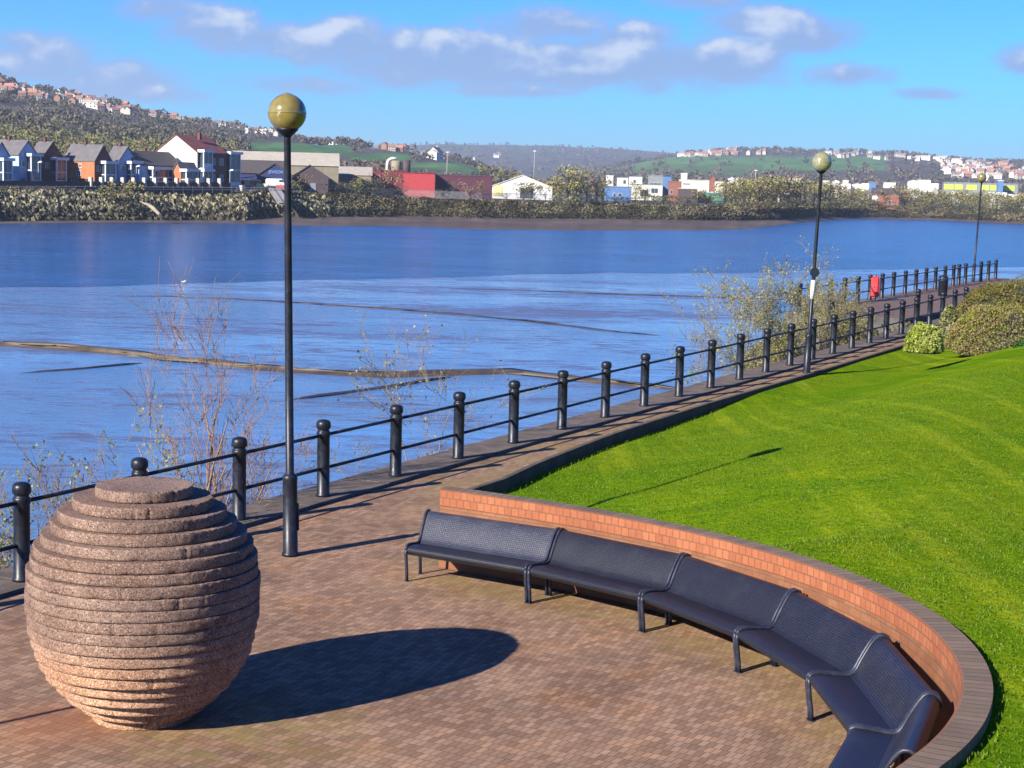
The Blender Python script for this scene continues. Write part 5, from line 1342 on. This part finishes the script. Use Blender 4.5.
# ------------------------------------------------------------------ hillside houses
def house_proto(wm, rm, L=9, W=7, h=5, r=3, chim=True):
    b = MB(); x0, x1, y0, y1 = -L/2, L/2, -W/2, W/2
    for z_a, z_b in ((-3, h),): b.box((0, 0, (z_a+z_b)/2), (L, W, z_b-z_a), 0)
    n = len(b.v); b.v += [(x0, y0, h), (x1, y0, h), (x1, 0, h+r), (x0, 0, h+r), (x0, y1, h), (x1, y1, h)]
    b.face((n, n+4, n+3), 0); b.face((n+1, n+2, n+5), 0)
    e = .4
    n = len(b.v); k = r/(W/2)
    b.v += [(x0-e, y0-e, h-e*k+.15), (x1+e, y0-e, h-e*k+.15), (x1+e, 0, h+r+.15), (x0-e, 0, h+r+.15), (x0-e, y1+e, h-e*k+.15), (x1+e, y1+e, h-e*k+.15)]
    b.face((n, n+1, n+2, n+3), 1); b.face((n+3, n+2, n+5, n+4), 1)
    if chim: b.box((L*.32, 0, h+r), (.9, .8, 2), 0)
    for wx in (-L*.3, L*.05, L*.3):
        b.box((wx, y0-.03, h*.72), (1.3, .08, 1.2), 2); b.box((wx, y0-.03, h*.25), (1.3, .08, 1.4), 2)
    o = b.build('tmp', [M_[wm], M_[rm], M_['dark']]); me = o.data; bpy.data.objects.remove(o); return me
PH = {'wr': house_proto('houseW', 'houseR'), 'wg': house_proto('houseW', 'houseG'), 'br': house_proto('houseB', 'houseR'), 'oo': house_proto('houseB', 'houseO', 10, 8), 'ww': house_proto('white', 'pale', 14, 8, 5, 2), 'terr': house_proto('houseW', 'houseR', 24, 8, 5, 3)}
HOUSE_XY = []
KN = {'wr': 'cream walled house with red roof', 'wg': 'cream walled house with grey roof', 'br': 'brick house with red roof', 'oo': 'orange roofed brick house', 'ww': 'long white house with pale roof', 'terr': 'long cream terrace with red roof'}
def hill_houses(area, cat_area, spots, rn, sc_=1.0):
    for (px, py) in spots:
        P, r = far_pt(px, py)
        k = area[rn.randrange(len(area))]
        o = link('house' if k != 'terr' else 'terraced_house', PH[k], None, tuple(P)); o.rotation_euler = (0, 0, -az_of(px)+rn.choice([0, .4, -.4, 1.2, -.2]))
        s__ = sc_*rn.uniform(.8, 1.15); o.scale = (s__, s__, s__)
        tag(o, f'small {KN[k]} {cat_area}', 'house', f'{KN[k]}s {cat_area}')
        HOUSE_XY.append((px, py))
rn = random.Random(5)
sp = [(rn.uniform(-5, 132), 0) for _ in range(68)]; sp = [(x, 92+.16*x+rn.choice([-3, 0, 3, 5])+rn.uniform(-1.5, 1.5)) for x, _ in sp]
hill_houses(['wr', 'wg', 'br', 'wr', 'oo'], 'on the high left hillside', sp, rn, .62)
hill_houses(['ww'], 'standing alone in the woods of the left hill', [(91, 111)], rn, .8)
sp = [(rn.uniform(150, 235), 0) for _ in range(14)]; sp = [(x, 116+(x-150)*.13+rn.uniform(-1, 3)) for x, _ in sp]
hill_houses(['wr', 'wg', 'br'], 'scattered on the middle of the left ridge', sp, rn, .6)
sp = [(rn.uniform(236, 345), 0) for _ in range(20)]; sp = [(x, 127+(x-236)*.09+rn.uniform(-1, 7)) for x, _ in sp]
hill_houses(['ww', 'wg', 'wr', 'br'], 'on the ridge behind the nearest lamp post', sp, rn, .6)
sp = [(rn.uniform(368, 442), 0) for _ in range(30)]; sp = [(x, 145+(x-368)*.11+rn.uniform(-1, 4)) for x, _ in sp]
hill_houses(['oo', 'oo', 'br', 'wr'], 'in the cluster above the red warehouses', sp, rn, .62)
sp = [(rn.uniform(433, 500), 158+rn.uniform(-2, 3)) for _ in range(10)]
hill_houses(['ww', 'wg'], 'in the valley above the plum warehouse', sp, rn, 1)
sp = [(rn.uniform(672, 768), 0) for _ in range(36)]; sp = [(x, 155-(x-672)*.02+rn.uniform(-2, 3)) for x, _ in sp]
hill_houses(['wr', 'br', 'ww', 'wr', 'oo'], 'along the crest left of the pale-balled lamp', sp, rn, .85)
sp = [(rn.uniform(822, 945), 0) for _ in range(24)]; sp = [(x, 156+(x-822)*.03+rn.uniform(-1, 5)) for x, _ in sp]
hill_houses(['ww', 'wg', 'ww', 'wr'], 'along the crest right of the pale-balled lamp', sp, rn, .9)
sp = [(rn.uniform(940, 1030), 0) for _ in range(82)]; sp = [(x, 164+(x-940)*.05+rn.uniform(-1, 16)) for x, _ in sp]
hill_houses(['wr', 'wg', 'oo', 'ww', 'ww', 'wr'], 'in the town on the right hillside', sp, rn, .95)

# ------------------------------------------------------------------ far woods (one mass) and bank scrub
def wood(name, label, zones, seed):
    r_ = np.random.default_rng(seed); C = []; S_ = []; K = []
    for (x0, x1, ra, rb, n, hh, sz, pal, dens, q) in zones:
        x = r_.uniform(x0, x1, n); r = np.exp(r_.uniform(math.log(ra), math.log(rb), n))
        z = terrain(x, r); y = hor_v(x)-FOC*(z-CH)/r
        keep = vnoise(x*.06, r*.012, seed) > dens
        if q: keep &= q(x, y, r)
        for hx_, hy_ in HOUSE_XY: keep &= ~((np.abs(x-hx_) < 2.2) & (y > hy_-1) & (y < hy_+4.5))
        x, r, z = x[keep], r[keep], z[keep]; m = len(x)
        a = az_of(x); bx, by = r*np.sin(a), r*np.cos(a)
        H = hh*.66*r_.uniform(.6, 1.2, m); pc = np.array(pal)[r_.integers(0, len(pal), m)]*r_.uniform(.7, 1.25, (m, 1))
        nl = 26
        v = r_.normal(size=(m, nl, 3)); v /= np.linalg.norm(v, axis=2)[..., None]; v *= r_.uniform(.5, 1, (m, nl, 1))
        cen = np.stack([bx[:, None]+v[..., 0]*H[:, None]*.42, by[:, None]+v[..., 1]*H[:, None]*.42, z[:, None]+H[:, None]*.55+v[..., 2]*H[:, None]*.42], -1)
        C.append(cen.reshape(-1, 3)); S_.append(np.repeat(H*sz*.66, nl)*r_.uniform(.7, 1.3, m*nl)); K.append((np.repeat(pc, nl, 0)*r_.uniform(.88, 1.12, (m*nl, 1))))
    o = leaf_cloud(name, np.concatenate(C), np.concatenate(S_), np.concatenate(K), MAT['far_leaf'])
    return tag(o, label, name.replace('_', ' '), kind='stuff')
DK = [(.17, .145, .11), (.20, .16, .125), (.24, .185, .145), (.14, .145, .09)]
OL = [(.24, .25, .07), (.30, .28, .09), (.22, .20, .08), (.30, .22, .11)]
BR = [(.22, .16, .10), (.26, .19, .11), (.17, .14, .08), (.24, .22, .09)]
nofield = lambda x, y, r: ~(((x > 248) & (x < 352) & (y > 142+(x-250)*.03) & (y < 165+(x-250)*.02)) | ((x > 352) & (x < 410) & (y > 153) & (y < 167)) | ((x > 395) & (x < 500) & (y > 163) & (y < 182)))
housefree = lambda x, y, r: ~((x < 140) & (np.abs(y-(94+.16*x)) < 5) & (vnoise(x*.5, y*.5, 3) > .25)) & nofield(x, y, r) & ~((x > 368) & (x < 445) & (np.abs(y-(147+.11*(x-368))) < 4))
wood('hillside_wood', 'dark bare woods covering the left hill beyond the river', [
    (-800, 540, 620, 1500, 9500, 7, .40, DK, .18, lambda x, y, r: housefree(x, y, r) & ((y < 124+.1*x) | (x > 240))),
    (-300, 240, 620, 1350, 3600, 7, .42, [(.20, .18, .10), (.17, .15, .09), (.22, .20, .10), (.18, .15, .11)], .12, lambda x, y, r: (y > 120+.1*x) & (y < 138+.06*x)),
    (-300, 240, 620, 1350, 5000, 7, .27, OL, .12, lambda x, y, r: y > 136+.06*x),
    (-300, 480, 1470, 1560, 1300, 10, .40, DK[:2], .1, None),
    (-300, 190, 430, 640, 1500, 8, .24, OL, .05, None),
    (150, 330, 520, 720, 400, 6, .42, BR+DK, .1, nofield),
    (330, 560, 560, 1000, 800, 6, .42, BR+OL, .25, nofield)], 3)
fld2 = lambda x, y, r: ~((x > 630) & (x < 885) & (y > 157.5) & (y < 175) & (vnoise(x*.17, r*.03, 2) > .22))
wood('distant_wood', 'woods and hedgerows on the farther central and right hills', [
    (540, 1500, 1300, 3000, 5200, 11, .45, DK, .40, fld2),
    (560, 1500, 2940, 3060, 1200, 13, .42, DK[:2], .1, None),
    (380, 720, 2800, 5500, 1500, 14, .5, DK, .45, None),
    (480, 760, 800, 1300, 900, 8, .42, BR+OL+DK, .2, None)], 4)
# bank scrub
r_ = np.random.default_rng(8); n = 42000
x = r_.uniform(-60, 1080, n); t = r_.uniform(0, 1, n); mw = mudw(x); rr = shore(x)+mw+bankw(x)*(.02+t*np.where(x < 250, .95, 1.15))
z = terrain(x, rr); a = az_of(x)
hb = np.where(x < 250, .10, .32)*(.2+1.6*vnoise(x*.12, t*3, 41)**1.5); hb = np.where((x < 250) & (t > .7), .25, hb)
cen = np.stack([rr*np.sin(a), rr*np.cos(a), z+r_.uniform(0, 1, n)*hb], -1)
palL = np.array([(.40, .35, .16), (.31, .29, .12), (.20, .19, .08), (.44, .36, .21), (.34, .27, .17), (.48, .42, .32)])
cols_ = palL[r_.integers(0, 6, n)]
low = (t < .35) & (x < 300); cols_[low] = cols_[low]*.45
lowr = (t < .2) & (x >= 300); cols_[lowr] *= .5
tanp = (vnoise(x*.05, t*2, 44) > .55) & (x > 300); cols_[tanp] = cols_[tanp]*.5+np.array([.26, .19, .10])*.5
dk = (vnoise(x*.08, t*2+7, 45) > .55) & (x > 280); cols_[dk] *= .4
o = leaf_cloud('bank_scrub', cen, r_.uniform(.30, .75, n)*np.where(x > 700, 1.3, np.where(x < 250, .75, .9)), cols_*r_.uniform(.75, 1.2, (n, 1))*np.where(x > 280, .66, .62)[:, None], MAT['far_leaf'], flat=.92)
tag(o, 'rough seaweed-dark rocks and olive scrub along the far bank', 'scrub', kind='stuff')
# boulders (riprap) at the foot of the left bank: many pale and dark stones in one mass
n = 2600; x = r_.uniform(-60, 330, n); t = r_.uniform(-.08, .8, n); rr = shore(x)+mudw(x)+bankw(x)*t; z = terrain(x, rr); a = az_of(x)
B0 = np.array([(1, 0, -.6), (-.5, .9, -.6), (-.5, -.9, -.6), (.2, .1, .8), (-.6, .1, .5)]); BF = [(0, 1, 3), (1, 4, 3), (1, 2, 4), (2, 3, 4), (2, 0, 3)]
VV = []; FF = []; CC = []
for i in range(n):
    s__ = r_.uniform(.3, .8); an = r_.uniform(0, 6.28); ca, sa = math.cos(an), math.sin(an)
    Q = B0*(r_.uniform(.7, 1.3, (5, 3)))*s__; k = len(VV)
    for q in Q: VV.append((rr[i]*math.sin(a[i])+q[0]*ca-q[1]*sa, rr[i]*math.cos(a[i])+q[0]*sa+q[1]*ca, z[i]+.3+q[2]))
    FF += [tuple(k+j for j in f_) for f_ in BF]
    g_ = r_.choice([.08, .16, .28, .45]); g_ = g_*(.45 if t[i] < .2 else 1); CC += [(g_*1.15, g_*1.03, g_*.6)]*5
me = bpy.data.meshes.new('riprap'); me.from_pydata(VV, [], FF); ca_ = me.color_attributes.new('cover', 'FLOAT_COLOR', 'POINT')
ca_.data.foreach_set('color', np.concatenate([np.array(CC), np.ones((len(CC), 1))], 1).ravel()); me.materials.append(MAT['far_leaf'])
tag(link('riprap', me), 'jumbled stones along the foot of the far bank', 'stones', kind='stuff')

# ------------------------------------------------------------------ individual trees on the far bank
def tree_mesh(H, W, seed, pal, dens=420, sz=.55, bare=.0):
    r_ = np.random.default_rng(seed); rn = random.Random(seed)
    trunk = MB(); tr = [(0, 0, -1), (rn.uniform(-.1, .1), 0, H*.25), (rn.uniform(-.3, .3), rn.uniform(-.3, .3), H*.55), (rn.uniform(-.4, .4), 0, H*.85)]
    trunk.tube(tr, [H*.028, H*.022, H*.014, H*.004], 6, caps=False); ends = []
    for k in range(15):
        z0 = H*rn.uniform(.15, .7); a = rn.uniform(0, 2*PI); L = W*.5*rn.uniform(.5, 1); z1 = z0+L*rn.uniform(.5, 1.2)
        e = (math.cos(a)*L, math.sin(a)*L, min(z1, H*.95)); trunk.tube([(0, 0, z0), (e[0]*.5, e[1]*.5, z0+(e[2]-z0)*.6), e], [H*.011, H*.007, H*.002], 4, caps=False); ends.append(e)
        for j in range(3):
            e2 = (e[0]+rn.uniform(-1, 1)*W*.16, e[1]+rn.uniform(-1, 1)*W*.16, e[2]+rn.uniform(.2, 1)*H*.13); trunk.tube([e, e2], [H*.004, H*.0015], 3, caps=False); ends.append(e2)
    ends.append((0, 0, H*.9)); ends = np.array(ends)
    idx = r_.integers(0, len(ends), dens); cen = ends[idx]+r_.normal(0, 1, (dens, 3))*np.array([W*.10, W*.10, H*.065]); cen[:, 2] = np.maximum(cen[:, 2], H*.08)
    nlow = dens//5; cen[:nlow] = np.stack([r_.normal(0, W*.28, nlow), r_.normal(0, W*.28, nlow), r_.uniform(.02, .3, nlow)*H], -1)
    cc = np.array(pal)[(idx*7 % len(pal))]*r_.uniform(.75, 1.25, (dens, 1))
    to = trunk.build('trunk', MAT['bark_dark']); lo = leaf_cloud('crown', cen, r_.uniform(.6, 1.3, dens)*sz, cc, MAT['far_leaf'])
    a, b = to.data, lo.data; bpy.data.objects.remove(to); bpy.data.objects.remove(lo); return a, b
YG = [(.40, .38, .10), (.48, .44, .14), (.32, .30, .09)]; BN = [(.36, .25, .14), (.29, .21, .12), (.42, .31, .17)]; OG = [(.28, .27, .09), (.36, .32, .12), (.22, .20, .08)]; DG = [(.09, .11, .045), (.13, .14, .06)]; PK = [(.38, .28, .22), (.31, .23, .18)]
TP = {'yg': [tree_mesh(10, 8, 1, YG), tree_mesh(10, 7, 2, YG)], 'bn': [tree_mesh(10, 9, 3, BN, 330), tree_mesh(10, 8, 4, BN, 330)], 'og': [tree_mesh(10, 10, 5, OG, 480, .65), tree_mesh(10, 9, 6, OG, 480, .65)], 'dg': [tree_mesh(10, 10, 7, DG, 480, .65)], 'pk': [tree_mesh(10, 10, 8, PK, 200, .4)]}
TN = {'yg': 'yellow green tree', 'bn': 'russet brown bare tree', 'og': 'olive green tree', 'dg': 'dark green bushy tree', 'pk': 'thin greyish bare tree'}
def far_tree(px, yb, yt, D, kind, where, grp, rn, wide=1.0):
    g = ground_at(px, D); a = az_of(px); H = max(2.0, (CH-(yt-hor(px))*D*math.cos(a)/FOC)-g)
    me = TP[kind][rn.randrange(len(TP[kind]))]
    o = empty('tree' if H > 4 else 'bush', (D*math.sin(a), D*math.cos(a), g-.2), rn.uniform(0, 6.28), f'{TN[kind]} {where}', 'tree' if H > 4 else 'bush', grp)
    s__ = H/9.6; o.scale = (max(s__, .5)*wide, max(s__, .5)*wide, s__)
    link('trunk', me[0], o); link('crown', me[1], o); return o
rn = random.Random(21)
gI = 'trees and bushes before the far warehouses'
spec = [ # px, top y, kind, wide, where
 (296, 181, 'yg', .8, 'before the left side of the dark brown shed'), (303, 176, 'bn', .8, 'in the gap before the dark brown shed'), (335, 184, 'dg', 1.2, 'low before the tan warehouse'), (347, 182, 'bn', 1, 'before the left of the tan warehouse'), (358, 179, 'yg', .8, 'before the right of the tan warehouse'),
 (371, 181, 'dg', 1.1, 'before the corner of the maroon warehouse'), (380, 175, 'pk', 1, 'before the maroon warehouse'), (392, 171, 'bn', 1, 'tall before the maroon warehouse'), (400, 184, 'pk', 1, 'between the maroon and bright red warehouses'), (328, 186, 'pk', 1, 'right of the dark brown shed'),
 (364, 190, 'dg', 1.6, 'spreading low on the bank below the tan warehouse'), (383, 192, 'dg', 1.6, 'spreading low on the bank below the maroon warehouse'),
 (452, 180, 'pk', .8, 'before the middle of the plum warehouse'), (470, 185, 'bn', 1.1, 'low before the plum warehouse'), (481, 183, 'bn', .9, 'before the right end of the plum warehouse'), (443, 189, 'pk', 1, 'low before the left of the plum warehouse'),
 (507, 190, 'pk', 1, 'below the yellow door'), (524, 184, 'og', .9, 'before the low white gabled warehouse'), (535, 184, 'og', .9, 'before the right of the low white gabled warehouse'), (546, 186, 'pk', .9, 'at the right end of the low white gabled warehouse'),
 (556, 178, 'yg', .9, 'just right of the low white gabled warehouse'), (568, 169, 'yg', .9, 'tallest between the white warehouse and the blue building'), (577, 173, 'og', .8, 'in the middle of the clump left of the blue building'), (587, 180, 'pk', .8, 'in the gap left of the blue building'), (597, 174, 'bn', .8, 'next to the blue building'), (603, 182, 'og', .7, 'touching the blue building'),
 (616, 199, 'yg', 1.2, 'below the blue building'), (636, 183, 'yg', .8, 'right of the blue building'), (645, 190, 'bn', 1, 'below the cream works'), (654, 196, 'dg', 1.4, 'low below the cream works'), (664, 196, 'dg', 1.4, 'low below the blue block'), (676, 198, 'bn', 1.2, 'low below the brick works'), (688, 197, 'dg', 1.4, 'low under the dark fronted works'), (698, 191, 'og', 1, 'before the cream building'), (707, 195, 'og', 1.2, 'below the brick tower'), (630, 199, 'dg', 1.4, 'low right of the blue building'),
 (720, 205, 'dg', 1.3, 'low by the green cabin'), (752, 202, 'bn', 1.4, 'low right of the dark blue container')]
for px, yt, k, wd, wh in spec:
    D = float(shore(px)+mudw(px)+bankw(px)+rn.uniform(2, 12)); far_tree(px, 0, yt, D, k, wh, gI, rn, wd)
gR = 'belt of trees along the far bank on the right'
cr = curve([(722, 186), (735, 181), (750, 183), (765, 180), (790, 181), (815, 182), (835, 187), (860, 191), (880, 190), (910, 190), (940, 192), (980, 194), (1023, 195), (1060, 193)])
px = 724.0; i = 0
while px < 1062:
    k = ['bn', 'og', 'yg', 'og', 'bn', 'og', 'og', 'pk'][(i*5+i//3) % 8]
    s0f = float(shore(px)+mudw(px)+bankw(px)); D = s0f+rn.uniform(6, 60)
    if not (868 < px < 900 and D < 745):
        ar = 'left of the pale-balled lamp' if px < 812 else ('between the pale lamp and brick house' if px < 872 else ('between brick house and farthest lamp' if px < 978 else 'right of the farthest lamp'))
        far_tree(px, 0, float(cr(px))+rn.uniform(-1.5, 4), D, k, 'in the tree belt '+ar, gR, rn, 1.1)
    px += rn.uniform(3.0, 5.0); i += 1
px = 760.0
while px < 1060:
    s0f = float(shore(px)+mudw(px)+bankw(px)); k = rn.choice(['bn', 'og', 'dg', 'og'])
    far_tree(px, 0, 203+rn.uniform(-3, 3), s0f+rn.uniform(0, 6), k, 'low at the water edge in front of the tree belt', gR, rn, 1.5); px += rn.uniform(7, 11)
# trees just behind the houses
for px, yt in ((4, 150), (16, 140), (226, 150), (214, 155)):
    pass
bushes = [(128, 183, 'og', 'on the promenade edge below the blue gabled house'), (112, 187, 'og', 'low on the promenade edge below the orange walled house')]
for px, yt, k, wh in bushes: far_tree(px, 0, yt, float(shore(px)+17), k, wh, 'bushes on the far promenade', rn, 1.3)

# ------------------------------------------------------------------ sky, sun, haze
AZ_SHADOW = math.radians(45); ELEV = math.radians(27)
sdir = Vector((math.cos(AZ_SHADOW)*math.cos(ELEV), math.sin(AZ_SHADOW)*math.cos(ELEV), -math.sin(ELEV)))  # light travel
sl = bpy.data.lights.new('sun', 'SUN'); sl.energy = 5.0; sl.angle = math.radians(.5); sl.color = (1, .93, .82)
so = bpy.data.objects.new('sun', sl); col.objects.link(so); so.rotation_euler = sdir.to_track_quat('-Z', 'Y').to_euler()
W = bpy.data.worlds.new('World'); sc.world = W; W.use_nodes = True; nt = W.node_tree; nt.nodes.clear()
out = nt.nodes.new('ShaderNodeOutputWorld'); bg = nt.nodes.new('ShaderNodeBackground'); nt.links.new(bg.outputs[0], out.inputs[0]); bg.inputs[1].default_value = .0483
sky = nt.nodes.new('ShaderNodeTexSky'); sky.sky_type = 'NISHITA'; sky.sun_disc = False; sky.sun_elevation = ELEV
tos = -sdir; sky.sun_rotation = math.atan2(tos.x, tos.y) % (2*PI); sky.altitude = 0; sky.air_density = 1.0; sky.dust_density = .3; sky.ozone_density = 2.5
tc = nt.nodes.new('ShaderNodeTexCoord'); sep = nt.nodes.new('ShaderNodeSeparateXYZ'); nt.links.new(tc.outputs['Generated'], sep.inputs[0])
def mth(op, a, b=None, c=None, clamp=False):
    n = nt.nodes.new('ShaderNodeMath'); n.operation = op; n.use_clamp = clamp
    for i, v in enumerate((a, b, c)):
        if v is None: continue
        if isinstance(v, (int, float)): n.inputs[i].default_value = v
        else: nt.links.new(v, n.inputs[i])
    return n.outputs[0]
azn = mth('ARCTAN2', sep.outputs[0], sep.outputs[1]); eln = mth('ARCSINE', sep.outputs[2])
cmb = nt.nodes.new('ShaderNodeCombineXYZ'); nt.links.new(azn, cmb.inputs[0]); nt.links.new(eln, cmb.inputs[1])
def wn(scale, detail, rough, seed, sy=1.0, dist=0.0):
    mp = nt.nodes.new('ShaderNodeMapping'); mp.inputs['Location'].default_value = (seed, seed*.7, 0); mp.inputs['Scale'].default_value = (1, sy, 1); nt.links.new(cmb.outputs[0], mp.inputs[0])
    n = nt.nodes.new('ShaderNodeTexNoise'); n.inputs['Scale'].default_value = scale; n.inputs['Detail'].default_value = detail; n.inputs['Roughness'].default_value = rough; n.inputs['Distortion'].default_value = dist
    nt.links.new(mp.outputs[0], n.inputs['Vector']); return n.outputs['Fac']
blobs = [(215, 32, 58, 26, 1.0), (165, 12, 55, 20, .55), (262, 48, 50, 18, .7), (345, 42, 60, 26, .95), (410, 52, 75, 25, 1), (300, 45, 80, 22, 1.1), (440, 60, 150, 28, 1.35), (600, 66, 150, 24, 1.35), (690, 68, 90, 24, 1.2), (480, 60, 80, 26, 1), (560, 68, 80, 22, 1), (640, 70, 75, 26, 1), (720, 66, 72, 28, 1.05), (500, 92, 90, 10, .5),
         (545, 30, 80, 22, .75), (625, 42, 60, 20, .7), (755, 25, 60, 18, .85), (800, 38, 65, 20, .85), (845, 78, 55, 14, .6), (40, 62, 62, 26, .85), (110, 82, 75, 22, .7), (25, 45, 40, 14, .45), (1020, 62, 34, 18, .7), (695, 4, 60, 14, .6), (300, 85, 90, 14, .35), (160, 95, 60, 12, .4), (920, 95, 45, 8, .35)]
tot = None; vsum = wsum = None
for (bx_, by_, rx, ry, st) in blobs:
    a0 = float(az_of(bx_)); e0 = math.atan((hor(bx_)-by_)/FOC*math.cos(a0))
    u = mth('MULTIPLY', mth('SUBTRACT', azn, a0), FOC/rx); v = mth('MULTIPLY', mth('SUBTRACT', eln, e0), FOC/ry)
    q = mth('SUBTRACT', 1.0, mth('ADD', mth('MULTIPLY', u, u), mth('MULTIPLY', v, v)))
    q = mth('ADD', mth('MAXIMUM', q, -2.2), (st-1)*.7)
    tot = q if tot is None else mth('MAXIMUM', tot, q)
    w_ = mth('MAXIMUM', q, 0.0); vs_ = mth('MULTIPLY', w_, v)
    vsum = vs_ if vsum is None else mth('ADD', vsum, vs_); wsum = w_ if wsum is None else mth('ADD', wsum, w_)
n1 = wn(28, 10, .66, 3.1, 1.5, .15); n2 = wn(9, 5, .55, 8.2, 2.0)
dens = mth('ADD', tot, mth('MULTIPLY', mth('SUBTRACT', n1, .5), 3.0)); dens = mth('ADD', dens, mth('MULTIPLY', mth('SUBTRACT', n2, .5), 1.2))
def mr(v, a, b, c=0, d=1):
    n = nt.nodes.new('ShaderNodeMapRange'); n.interpolation_type = 'SMOOTHSTEP'; nt.links.new(v, n.inputs[0])
    for i, k in enumerate((a, b, c, d)): n.inputs[i+1].default_value = k
    return n.outputs[0]
alpha = mth('MULTIPLY', mr(dens, -.5, .75), .93)
# brightness: sun-lit tops (compare density a little higher and to the left)
mp = nt.nodes.new('ShaderNodeMapping'); mp.inputs['Location'].default_value = (3.1-.006, 3.1*.7+.010, 0); mp.inputs['Scale'].default_value = (1, 1.5, 1); nt.links.new(cmb.outputs[0], mp.inputs[0])
nn_ = nt.nodes.new('ShaderNodeTexNoise'); nn_.inputs['Scale'].default_value = 28; nn_.inputs['Detail'].default_value = 3; nn_.inputs['Roughness'].default_value = .5; nn_.inputs['Distortion'].default_value = .15; nt.links.new(mp.outputs[0], nn_.inputs['Vector'])
n3 = wn(28, 3, .5, 3.1, 1.5, .15)
vav = mth('DIVIDE', vsum, mth('ADD', wsum, .05))
lit = mr(mth('ADD', mth('ADD', mth('MULTIPLY', mth('SUBTRACT', n3, nn_.outputs['Fac']), 3.0), vav), mth('MULTIPLY', mth('SUBTRACT', n1, .5), 3.4)), -.2, 1.5)
lit = mth('MULTIPLY', lit, mr(dens, .1, 1.0))
ccol = mixc(nt, lit, (2.3, 3.55, 6.2), (5.6, 6.2, 7.4))
# sky colour: deepen the blue as the saturated photo has it
hsv = nt.nodes.new('ShaderNodeHueSaturation'); hsv.inputs['Saturation'].default_value = 1.35; hsv.inputs['Value'].default_value = 1.0; nt.links.new(sky.outputs[0], hsv.inputs['Color'])
skc = mixc(nt, 1.0, hsv.outputs[0], (.225, .775, 1.62), 'MULTIPLY')
fin = mixc(nt, alpha, skc, ccol)
nt.links.new(fin, bg.inputs[0])

# haze: one closed box of even thin air
hm = bpy.data.materials.new('haze_air'); hm.use_nodes = True; hn = hm.node_tree; hn.nodes.clear()
ho = hn.nodes.new('ShaderNodeOutputMaterial'); pv = hn.nodes.new('ShaderNodeVolumePrincipled'); hn.links.new(pv.outputs[0], ho.inputs['Volume'])
pv.inputs['Color'].default_value = (.72, .84, 1, 1); pv.inputs['Density'].default_value = .00012; pv.inputs['Anisotropy'].default_value = .2
b = MB(); b.box((0, 3000, 90), (19000, 13000, 202)); hz_o = b.build('haze', hm); tag(hz_o, 'thin blue air fading the far hills', kind='stuff')

sc.view_settings.view_transform = 'Standard'; sc.view_settings.look = 'None'; sc.view_settings.exposure = 1.35; sc.view_settings.gamma = 1.0
sc.cycles.max_bounces = 6; sc.cycles.volume_bounces = 0; sc.cycles.transparent_max_bounces = 4
sc.cycles.use_denoising = True

for o_ in sc.objects:
    if 'label' in o_ and len(str(o_['label']).replace('-', ' ').split()) > 16: print('LONG', o_.name, o_['label'])
